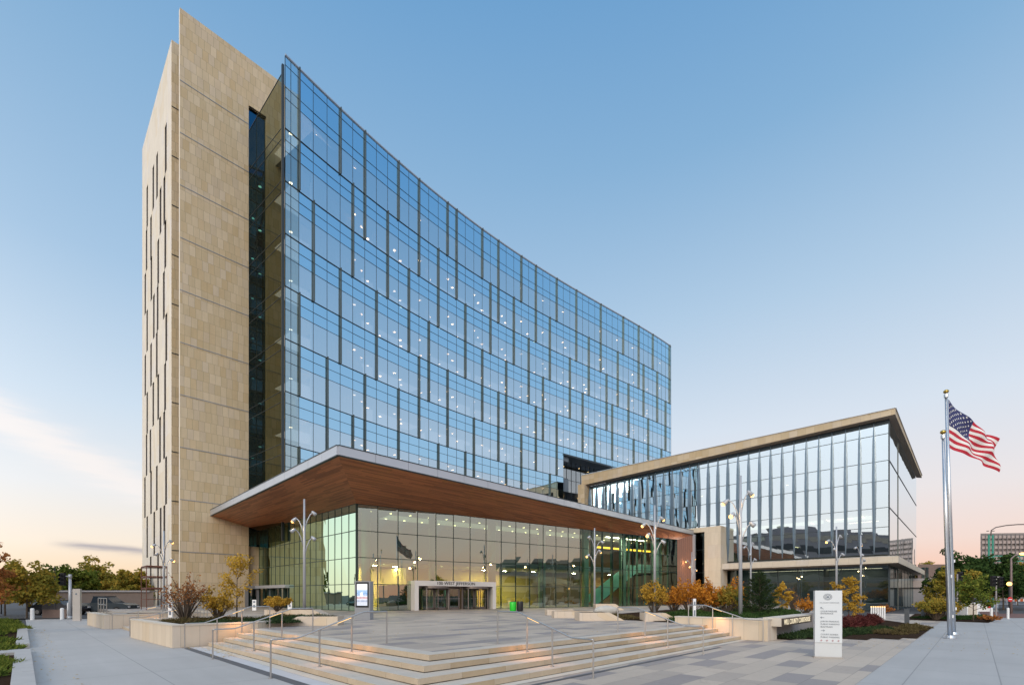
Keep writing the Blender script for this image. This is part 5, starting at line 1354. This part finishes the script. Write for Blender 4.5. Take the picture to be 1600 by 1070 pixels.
# left verge planting
vr = random.Random(77)
bed('verge_ground_cover', '', M['l_green'], [(-9.0+vr.uniform(-1.3, 1.4), b, 1.25, 1.2, .28) for b in [x*.9 for x in range(-2, 15)]]+[(-10.4, b, 1.2, 1.2, .35) for b in range(-1, 13, 2)], 12, .04, .14, 420)
bed('verge_ground_cover', '', M['l_green'], [(-8.6+vr.uniform(-1.0, 1.2), b, 1.3, 1.2, .34) for b in [15.5+x*.95 for x in range(29)]]+[(-11.5+vr.uniform(-1.5, 1.5), b, 1.4, 1.3, .4) for b in range(16, 46, 2)], 13, .04, .17, 240)
# turf at bottom left
# ---- background trees
def bgtree(label, u, D, H, R_, m_, n, ls, seed, grp, base=.3, z=0.0):
    return tree('street_tree', label, 'tree', G(u, D, z), H, R_, M[m_], n, ls, base=base, seed=seed, group=grp, limbs=13)
LT = 'trees beyond the left walk'
for i, (u, D, H, R_, m_, n, ls, lb) in enumerate([
    (-30, 24, 4.3, 1.5, 'l_rust', 2200, .13, 'rust-leaved tree cut off by the left edge of the photo'),
    (8, 46, 4.6, 2.6, 'l_yellow', 5200, .20, 'broad golden-brown tree, second from the left edge'),
    (42, 41, 4.3, 2.5, 'l_mixed', 5600, .17, 'bushy ochre tree left of the hanging red signal'),
    (118, 62, 5.2, 3.0, 'l_green', 4500, .28, 'tall green tree directly behind the signal mast'),
    (150, 70, 6.2, 3.4, 'l_mixed', 3200, .28, 'olive tree just right of the signal mast'),
    (178, 80, 5.0, 3.0, 'l_mixed', 2600, .28, 'low ochre tree in the gap left of the tower'),
    (207, 62, 4.9, 2.3, 'l_mixed', 4200, .24, 'rounded amber tree touching the left edge of the tower'),
    (92, 85, 6.4, 3.4, 'l_green', 3600, .3, 'yellow-green tree between the two signal heads'),
    (236, 75, 5.6, 3.0, 'l_mixed', 3200, .28, 'green tree partly hidden behind the tower corner'),
    (50, 72, 4.6, 3.4, 'l_green', 2600, .3, 'dim green tree behind the ochre one at the left')]):
    bgtree(lb, u, D, H, R_, m_, n, ls, 50+i, LT)
RT_ = 'trees beyond the right walk'
for i, (u, D, H, R_, m_, n, ls, lb) in enumerate([
    (1507, 62, 6.2, 3.8, 'l_dark', 6000, .27, 'dark leafy tree right behind the flagpoles'),
    (1535, 70, 6.7, 4.2, 'l_dark', 6000, .30, 'dense dark tree below the far block, left one'),
    (1568, 66, 6.2, 4.0, 'l_dark', 6000, .28, 'dense dark tree behind the far signals'),
    (1610, 72, 6.0, 4.2, 'l_mixed', 4000, .28, 'browning tree at the right edge of the photo'),
    (1590, 95, 6.0, 3.6, 'l_mixed', 2400, .3, 'orange-tinted tree behind the street lantern'),
    (1450, 110, 9.2, 4.2, 'l_mixed', 2200, .4, 'olive tree top showing over the low brown building'),
    (1487, 58, 4.6, 2.6, 'l_mixed', 3800, .2, 'golden tree just left of the flagpole bases')]):
    bgtree(lb, u, D, H, R_, m_, n, ls, 80+i, RT_)
tree('small_tree', 'light green small tree between the flagpoles and the far signals', 'tree', G(1521, 37, 0), 3.0, 1.35, M['l_green'], 2600, .12, base=.25, seed=91, limbs=12, vase=True)
for u, D, rx, h, mt, n, sd, lb in ((1462, 38, 1.5, 1.9, 'l_mixed', 3600, 95, 'yellow-leaved shrub left of the flagpole bases'), (1474, 40, 1.4, 1.8, 'l_yellow', 3000, 96, 'brighter yellow shrub right behind the flagpole bases'),
        (1452, 42, 1.0, 1.5, 'l_yellow', 1600, 97, 'small yellow shrub beside the farther marker slab'), (1547, 36, .8, .5, 'l_rust', 500, 98, 'low rusty shrub in the small bed with footlights'),
        (1380, 50, 1.1, 1.0, 'l_rust', 900, 99, 'brownish grass clump beside the annex corner glass')):
    shrub('autumn_shrub', lb, 'shrub', G(u, D, 0), rx, rx, h, M[mt], n, .11, seed=sd, twigs=44, group='orange and gold autumn shrubs')
flat('far_bed', [G(1415, 39), G(1545, 34.5), G(1552, 38), G(1530, 44), G(1430, 52)], .02, M['soil'])

# ================================================================== BACKGROUND LEFT
def signal_head(mb_root, c, nv, lit=None):
    mb = MB(); mb.obox(c, (.17, 0, 0), (0, .12, 0), (0, 0, .52)); h = mb.build('signal_head', M['black'], mb_root)
    for i in range(3):
        p = c+UP*(.33-.33*i)-Vector((0, .13, 0)); q = MB(); q.tube([p, p-Vector((0, .18, 0))], .12, 10, cap=False); q.build('visor', M['black'], h)
        q = MB(); q.ball(p, .10, 0, 10, 6, (1, .3, 1)); on = lit == i
        q.build('lens', (M['sred'] if i == 0 else M['sgreen']) if on else M['dark'], h)
D = 40; p = G(109.5, D, 0)
ms = thing('signal_mast', 'grey mast with a black traffic signal on a short arm, left of the tower', 'traffic signal', p)
mb = MB(); mb.tube([p, p+UP*3.45], [.13, .10], 12); mb.tube([p+UP*3.4, p+UP*3.75], .12, 10); mb.tube([p, p+UP*.25], .2, 12); mb.build('mast', M['pole'], ms, smooth=True)
mb = MB(); mb.tube([p+UP*3.55, p+UP*3.6+Vector((-.45, 0, 0))], .04, 6); mb.build('arm', M['pole'], ms)
signal_head(ms, p+UP*3.35+Vector((-.55, -.05, 0)), 3)
D = 46; p = G(85.5, D, 0)
ms = thing('signal_mast', 'thin post with a black signal head showing a red light', 'traffic signal', p)
mb = MB(); mb.tube([p, p+UP*4.7], .06, 8); mb.build('mast', M['black'], ms); signal_head(ms, p+UP*3.45+Vector((-.4, 0, 0)), 3)
mb = MB(); mb.obox(p+UP*2.55, (.2, 0, 0), (0, .1, 0), (0, 0, .2)); mb.build('pedestrian_signal', M['black'], ms); mb = MB(); mb.ball(p+UP*2.55-Vector((0, .12, 0)), .14, 0, 10, 7, (1, .3, 1)); mb.build('red_light', M['sred'], ms)
D = 50; p = G(2, D, 0)
ms = thing('signal_mast', 'signal showing green at the left edge of the photo', 'traffic signal', p)
mb = MB(); mb.tube([p, p+UP*3.2], .06, 8); mb.build('mast', M['black'], ms); signal_head(ms, p+UP*2.9, 3, 2)
p = G(141, 75, 0); ms = thing('parking_lamp', 'thin distant lamp pole with a flat head left of the tower', 'lamp post', p)
mb = MB(); mb.tube([p, p+UP*6.5], .08, 6); mb.build('pole', M['black'], ms); mb = MB(); mb.obox(p+UP*6.5+Vector((.3, 0, 0)), (.5, 0, 0), (0, .2, 0), (0, 0, .06)); mb.build('lamp_head', M['black'], ms)
# glowing pylon sign by the road
p = G(120.5, 37.5, 0); ps = thing('pylon_sign', 'pale upright sign panel reflecting the sunset beside the signal mast', 'sign', p)
mb = MB(); mb.obox(p+UP*1.25, (.28*1.05, 0, 0), (0, .08, 0), (0, 0, 1.25)); mb.build('panel', simple('sign_silver', (.60, .55, .50), .3, .3, .03), ps)
mb = MB(); mb.obox(p+UP*2.1-Vector((0, .085, 0)), (.06, 0, 0), (0, .006, 0), (0, 0, .06)); mb.build('mark', ink, ps)
# wall, fence and vehicles beyond the road
bw = thing('boundary_wall', 'low brown brick wall beyond the cross street at the left', 'wall', G(65, 42, 0))
mb = MB(); mb.prism([G(66, 41.5), G(104, 41.5), G(104, 42), G(66, 42)], 0, .75, 0); mb.build('brick_wall', M['brown'], bw)
mb = MB()
for i in range(22): 
    q = G(66, 41.7).lerp(G(104, 41.7), i/21); mb.tube([q+UP*.75, q+UP*1.75], .015, 4)
mb.bar(G(66, 41.7, 1.75), G(104, 41.7, 1.75), .04, .04); mb.build('picket_fence', M['grey_b'], bw)
lw_ = thing('long_wall', 'long dark retaining wall running behind the pickup', 'wall', G(150, 58, 0))
mb = MB(); mb.prism([G(60, 58), G(240, 58), G(240, 59), G(60, 59)], 0, 2.4, 0); mb.build('wall', simple('wall_brown_grey', (.17, .13, .11), .9, 0, .2), lw_)
mb = MB(); mb.obox(G(150, 58.4, 2.5), (7, 0, 0), (0, .6, 0), (0, 0, .1)); mb.build('cap', M['grey_b'], lw_)
flat('cross_street', [G(-60, 40), G(240, 40), G(240, 58), G(-60, 58)], .03, M['asphalt'])
def vehicle(label, cat, p, ang, prof, cab, W2, col, cabglass=True, name='pickup_truck', wb=(-1.75, 1.75), wr_=.4):
    root = thing(name, label, cat, p); x = Vector((math.cos(ang), math.sin(ang), 0)); y = Vector((-x.y, x.x, 0)); p = Vector(p)
    paint = simple('car_paint_'+name, col, .25, .3, .04)
    def extr(pts, w0, w1, mt, nm, par):
        mb = MB(); zs = [q[1] for q in pts]; zmid = min(zs); zr__ = max(zs)-zmid
        def pt_(q, s_): 
            f_ = (q[1]-zmid)/zr__; w_ = w0+(w1-w0)*f_; return p+x*q[0]+UP*q[1]+y*s_*w_
        n = len(pts)
        for i in range(n):
            a, b = pts[i], pts[(i+1) % n]; mb.face([pt_(a, -1), pt_(b, -1), pt_(b, 1), pt_(a, 1)], 0)
        mb.face([pt_(q, -1) for q in pts][::-1], 0); mb.face([pt_(q, 1) for q in pts], 0)
        o = mb.build(nm, mt, par); bv = o.modifiers.new('b', 'BEVEL'); bv.width = .05; bv.segments = 3; bv.limit_method = 'ANGLE'; return o
    extr(prof, W2, W2*.94, paint, 'body', root)
    ca = extr(cab, W2*.9, W2*.72, M['black'] if False else simple('car_glass_'+name, (.03, .04, .05), .08), 'cabin_glass', root)
    top = max(q[1] for q in cab); xs = [q[0] for q in cab if q[1] > top-.05]
    mb = MB(); mb.obox(p+x*(sum(xs)/len(xs))+UP*(top+.015), x*((max(xs)-min(xs))/2+.03), y*W2*.74, UP*.03); mb.build('roof', paint, root)
    for wx in wb:
        for s_ in (-1, 1):
            c = p+x*wx+y*s_*(W2-.08)+UP*wr_; mb = MB(); mb.tube([c-y*.11, c+y*.11], wr_, 20); wh = mb.build('wheel', M['black'], root)
            mb = MB(); mb.tube([c-y*.12, c+y*.12], wr_*.58, 12); mb.build('rim', M['steel'], wh)
    zf = max(q[1] for q in prof if abs(q[0]-max(k[0] for k in prof)) < .6)
    mb = MB()
    for e_ in (1, -1):
        xe = max(q[0] for q in prof) if e_ > 0 else min(q[0] for q in prof)
        for s_ in (-1, 1):
            mb = MB(); mb.obox(p+x*(xe-.02*e_)+y*s_*(W2*.72)+UP*.78, x*.03, y*.14, UP*.08); mb.build('headlight' if e_ > 0 else 'tail_light', M['white'] if e_ > 0 else M['red'], root)
TR = [(-2.8, .45), (-2.8, 1.15), (-.9, 1.15), (-.9, 1.2), (1.2, 1.2), (2.3, 1.12), (2.75, .95), (2.8, .5), (2.2, .35), (-2.3, .35)]
CB = [(-.85, 1.15), (-.7, 1.85), (.55, 1.85), (1.35, 1.18)]
vehicle('blue-grey pickup truck passing beyond the far left planter', 'pickup truck', G(165, 50, .03), 0.08, TR, CB, .95, (.07, .085, .095))
SD = [(-2.3, .4), (-2.35, .85), (-2.2, 1.0), (1.2, .98), (2.1, .85), (2.3, .6), (2.25, .35), (-2.2, .3)]
SC = [(-1.9, .98), (-1.3, 1.45), (.3, 1.45), (1.1, .97)]
vehicle('black car half hidden by the brick wall with pickets', 'car', G(94, 48, .03), 0.05, SD, SC, .88, (.02, .02, .025), name='passing_car', wb=(-1.4, 1.4), wr_=.33)
for i, (u, v, lb) in enumerate(((50.5, 968, 'short white post at the far end of the walk'), (97, 967, 'short white post nearer the signal mast'), (108, 966.5, 'taller white post touching the signal mast'))):
    D = EYE*FPX/(v-HY); p = G(u, D, 0); root = thing('bollard', lb, 'bollard', p, 'white bollards at the street corner'); h = .95 if i != 2 else 1.4
    mb = MB(); mb.tube([p, p+UP*h*.93, p+UP*h], [.13, .13, .08], 12); mb.build('post', M['white'], root, smooth=False)
# scaffold at the tower foot
p = G(240, 47, .6); sf = thing('scaffold', 'rusty frame scaffold standing at the foot of the slotted tower wall', 'scaffold', p)
mb = MB(); cs = [p+E2*a+E1*b for a in (-1.6, 1.2) for b in (-.8, .8)]
for c in cs: mb.tube([c, c+UP*4.2], .04, 5)
for z in (1.0, 2.0, 3.1, 4.1):
    for i, j in ((0, 1), (2, 3), (0, 2), (1, 3)): mb.bar(cs[i]+UP*z, cs[j]+UP*z, .05, .05)
mb.build('frame', M['rust'], sf)
for z in (2.1, 3.2, 4.2): 
    mb = MB(); mb.obox(p+UP*z-E2*.2, E2*1.5, E1*.8, UP*.04); mb.build('deck', M['rust'], sf)

# ================================================================== BACKGROUND RIGHT
# low brown building
br = thing('low_building', 'low brown masonry building between the annex and the flagpoles', 'building', G(1450, 95, 0))
mb = MB(); mb.prism([G(1434, 92), G(1484, 92), G(1484, 112), G(1434, 112)], 0, 8.0, 0); mb.prism([G(1425, 84), G(1478, 84), G(1478, 91.9), G(1425, 91.9)], 0, 5.0, 1); mb.build('walls', [M['brown'], M['grey_b']], br)
mb = MB(); mb.prism([G(1422, 83.5), G(1480, 83.5), G(1480, 92.2), G(1422, 92.2)], 3.4, 4.6, 0); mb.build('canopy_band', simple('pinkish_precast', (.36, .30, .27), .8), br)
for u in (1440, 1446, 1466):
    mb = MB(); mb.wall(G(u, 91.9), G(u+5 if u < 1466 else u+10, 91.9), 5.2, 7.4, 0); mb.build('window', M['g_low'], br)
mb = MB(); mb.wall(G(1446, 83.9), G(1462, 83.9), .1, 3.3, 0); mb.build('entrance', M['dark'], br)
# far tall block
fb_ = thing('office_block', 'far office block with grey horizontal bands at the right edge', 'building', G(1570, 190, 0))
D = 190; x0, x1 = G(1532, D), G(1700, D-4)
mb = MB(); mb.wall(x0, x1, 0, ZV(833, D), 0); mb.wall(x0+Vector((36, 30, 0)), x0, 0, ZV(835, D), 0); mb.face([x0+UP*ZV(833, D), x1+UP*ZV(833, D), x1+Vector((0, 30, ZV(833, D))), x0+Vector((36, 30, ZV(833, D)))], 0); mb.build('walls', simple('precast_grey', (.23, .20, .19), .85, 0, .1, .2), fb_)
for k in range(11):
    z = ZV(833, D)-1.6-k*2.1
    mb = MB(); mb.obox((x0+x1)/2+UP*z+Vector((-.3, -.5, 0)), (x1-x0)/2*.99, Vector((0, .12, 0)), UP*.55); mb.build('window_band', simple('band_glass', (.42, .36, .34), .2, .2, .1) if k == 0 else bpy.data.materials['band_glass'], fb_)
mb = MB()
for i in range(26): q = x0.lerp(x1, i/25); mb.bar(q+UP*1+Vector((-.35, -.8, 0)), q+UP*(ZV(833, D)-.5)+Vector((-.35, -.8, 0)), .22, .2)
mb.build('pilasters', bpy.data.materials['precast_grey'], fb_)
# green steel arched gantry
D = 82; p = G(1548, D, 0); gt = thing('steel_gantry', 'green steel tower and bow-shaped mast arm before the far block', 'gantry', p)
mb = MB(); 
for s_ in (-.35, .35): mb.tube([p+Vector((s_, 0, 0)), p+Vector((s_, 0, ZV(835, D)))], .13, 8)
for i in range(10): z = 4+i*.9; mb.bar(p+Vector((-.35, 0, z)), p+Vector((.35, 0, z)), .08, .1)
mb.build('tower', M['greensteel'], gt)
arc = [Vector(((u-800)/FPX*D, D, ZV(v, D))) for u, v in ((1548, 836), (1549, 828), (1556, 823.5), (1572, 820.5), (1590, 819), (1620, 818.5), (1660, 821))]
mb = MB(); mb.tube(arc, .09, 8); mb.tube([arc[0]+Vector((-.5, 0, 0)), arc[0]+Vector((.5, 0, 0))], .05, 6)
for s_ in (-.5, .45): mb.obox(arc[0]+Vector((s_, 0, .75)), (.16, 0, 0), (0, .1, 0), (0, 0, .05))
mb.build('arm', simple('brown_steel', (.13, .10, .09), .6), gt)
mb = MB()
for v in (868, 876): mb.bar(Vector(((1550-800)/FPX*D, D, ZV(v, D))), Vector(((1680-800)/FPX*D, D, ZV(v+1, D))), .14, .14)
for i in range(16):
    u = 1552+i*8; mb.bar(Vector(((u-800)/FPX*D, D, ZV(868, D))), Vector(((u+4-800)/FPX*D, D, ZV(876, D))), .06, .06)
mb.build('truss', M['greensteel'], gt)
# street lamp, lantern, signals
D = 52; p = G(1580, D, 0); sl = thing('street_lamp', 'tall street lamp glowing orange at the right edge', 'street lamp', p)
zt_ = ZV(868, D); mb = MB(); mb.tube([p, p+UP*(zt_-.7), p+Vector((.0, 0, zt_-.3)), p+Vector((.25, -.1, zt_)), p+Vector((.8, -.2, zt_+.22))], [.12, .09, .07, .05, .05], 8); mb.build('pole', simple('brown_pole', (.24, .18, .17), .6), sl, smooth=True)
mb = MB(); mb.ball(p+Vector((1.05, -.2, zt_+.2)), .3, 0, 12, 7, (1.3, .6, .45)); mb.build('lamp_head', emis('street_glow', (1, .5, .15), 5), sl)
p = G(1577, 48, 0); sl = thing('street_lantern', 'post-top street lantern glowing yellow under the tall street lamp', 'street lamp', p)
mb = MB(); mb.tube([p, p+UP*3.0], .07, 8); mb.build('post', M['black'], sl); mb = MB(); mb.ball(p+UP*3.15, .2, 0, 10, 7); mb.build('globe', M['lamp'], sl)
p = G(1577, 47, 0); rs = thing('round_sign', 'round red and white no-entry sign on a dark post', 'sign', p)
mb = MB(); mb.tube([p, p+UP*1.8], .04, 6); mb.build('post', M['black'], rs); mb = MB(); mb.tube([p+Vector((0, -.06, 1.6)), p+Vector((0, -.09, 1.6))], .24, 16); mb.build('disc', M['red'], rs)
mb = MB(); mb.obox(p+Vector((0, -.1, 1.6)), (.16, 0, 0), (0, .008, 0), (0, 0, .035)); mb.build('bar', M['white'], rs)
for u, D, H, hs, lb in ((1496, 45, 4.0, [(.25, 3.7)], 'signal on a pale post just right of the flagpoles'), (1556.5, 47, 3.8, [(-.3, 3.4), (.42, 3.3)], 'T-topped post with two black signal heads')):
    p = G(u, D, 0); ms = thing('signal_mast', lb, 'traffic signal', p); mb = MB(); mb.tube([p, p+UP*H], .06, 8)
    if len(hs) > 1: mb.bar(p+UP*H+Vector((-.4, 0, 0)), p+UP*H+Vector((.35, 0, 0)), .1, .1)
    mb.build('mast', M['grey_b'], ms)
    for dx_, z in hs: signal_head(ms, p+Vector((dx_, 0, z)), 3)
for u in (1549, 1575): 
    p = G(u, 40, 0); root = thing('bollard', 'white bollard at the far kerb, ' + ('left' if u < 1560 else 'right') + ' of the two by the far signals', 'bollard', p, 'white bollards at the far kerb'); mb = MB(); mb.tube([p, p+UP*.9, p+UP*.95], [.09, .09, .05], 10); mb.build('post', M['white'], root)
p = G(1514, 45, 0); root = thing('utility_cabinet', 'white utility cabinet beside the light green small tree', 'cabinet', p); mb = MB(); mb.obox(p+UP*.65, (.5, 0, 0), (0, .35, 0), (0, 0, .65)); mb.build('box', M['white'], root); mb = MB(); mb.obox(p+UP*.65+Vector((0, -.36, 0)), (.42, 0, 0), (0, .01, 0), (0, 0, .55)); mb.build('door', M['coping'], root)
p = G(1535, 50, 0); root = thing('banner_board', 'low white printed board with a red corner near the far signals', 'sign', p); mb = MB(); mb.obox(p+UP*.7, (.95, 0, 0), (0, .03, 0), (0, 0, .4)); mb.build('board', M['white'], root); mb = MB(); mb.obox(p+Vector((.7, -.035, .85)), (.2, 0, 0), (0, .008, 0), (0, 0, .2)); mb.build('red_corner', M['red'], root)
flat('brick_crossing', [G(1535, 42), G(1640, 42), G(1640, 52), G(1530, 60)], .01, simple('red_brick_paving', (.16, .08, .065), .85, 0, .25, 4))
flat('cross_road', [G(1560, 52), G(1800, 52), G(1800, 110), G(1560, 110)], .012, M['asphalt'])
for i, (u, D, lb) in enumerate(((1596, 100, 'red and white striped barrier farthest right'),)):
    p = G(u, D, 0); root = thing('road_barrier', 'orange and white striped road barriers across the far road', 'barrier', p)
    mb = MB()
    for k in range(14): mb.obox(p+Vector((-3+k*.6, 0, 1.0)), (.3, 0, 0), (0, .04, 0), (0, 0, .25), k % 2)
    mb.build('boards', [M['white'], simple('barrier_orange', (.6, .13, .03), .6)], root)
    mb = MB()
    for k in range(5): mb.obox(p+Vector((-3+k*2, .05, .4)), (.05, 0, 0), (0, .05, 0), (0, 0, .4))
    mb.build('legs', M['white'], root)
# ================================================================== ACROSS THE STREET (seen only as reflections)
def city(label, c, hx, hy, H, ang, m_, nfl, name='office_building'):
    root = thing(name, label, 'building', c); x = Vector((math.cos(ang), math.sin(ang), 0)); y = Vector((-x.y, x.x, 0)); c = Vector(c)
    mb = MB(); mb.obox(c+UP*H/2, x*hx, y*hy, UP*H/2); mb.obox(c+UP*(H+1.2)+x*hx*.2, x*hx*.4, y*hy*.4, UP*1.2); mb.build('walls', m_, root)
    fh = H/nfl
    for k in range(nfl):
        mb = MB()
        for s_ in (-1, 1): mb.obox(c+UP*(fh*(k+.5))+y*s_*hy, x*hx*.94, y*.08, UP*fh*.24); mb.obox(c+UP*(fh*(k+.5))+x*s_*hx, y*hy*.94, x*.08, UP*fh*.24)
        mb.build('window_band', M['g_low'] if k % 2 else M['dark'], root)
city('dark office building across the street, reflected in the annex glass', G(0, 1)*0+Vector((-80, -20, 0)), 34, 13, 25, R(84), M['grey_b'], 6)
city('long parking structure across the court, reflected in the lobby glass', Vector((118, 47, 0)), 36, 12, 13.5, R(84), M['grey_b'], 3, 'parking_structure')
for i, (x, y, H) in enumerate(((-34, -8, 6), (-48, 8, 7), (-60, 22, 6), (44, -10, 6), (60, 12, 6.5), (-22, -30, 7))):
    tree('street_tree', ['street tree nearest behind the left verge', 'second street tree behind the left verge', 'third street tree behind the left verge', 'street tree behind the right walk', 'second street tree behind the right walk', 'street tree across the road behind the viewer'][i], 'tree', (x, y, 0), H, 2.6, M['l_mixed'], 1600, .3, seed=120+i, limbs=10, group='street trees behind the viewer')

lt = MB(); lr = random.Random(9)
for i in range(900):
    k = lr.random()
    if k < .35: a, b, z = lr.uniform(-2.3, 0), lr.uniform(8, 12.4), .0
    elif k < .6: a, b, z = lr.uniform(16, 30), -5.4-lr.random()**2*5, .006
    elif k < .8: a, b, z = lr.uniform(-6.3, -5.6), lr.uniform(0, 30), .006
    else: a, b, z = lr.uniform(1, 14), lr.uniform(1, 13), .612
    if k < .35: z = .6-.15*math.ceil(-a/.5+1e-6) if a > -2 else 0; z = max(0, z)+.012
    q = F(a, b, z+.006); an = lr.uniform(0, 6.3); u_ = Vector((math.cos(an), math.sin(an), 0)); v_ = Vector((-u_.y, u_.x, 0)); s_ = lr.uniform(.02, .045)
    lt.face([q-u_*s_, q-v_*s_*.6+UP*.006, q+u_*s_+UP*.008, q+v_*s_*.6], 0)
o_ = lt.build('fallen_leaves', M['l_yellow']); o_['kind'] = 'stuff'
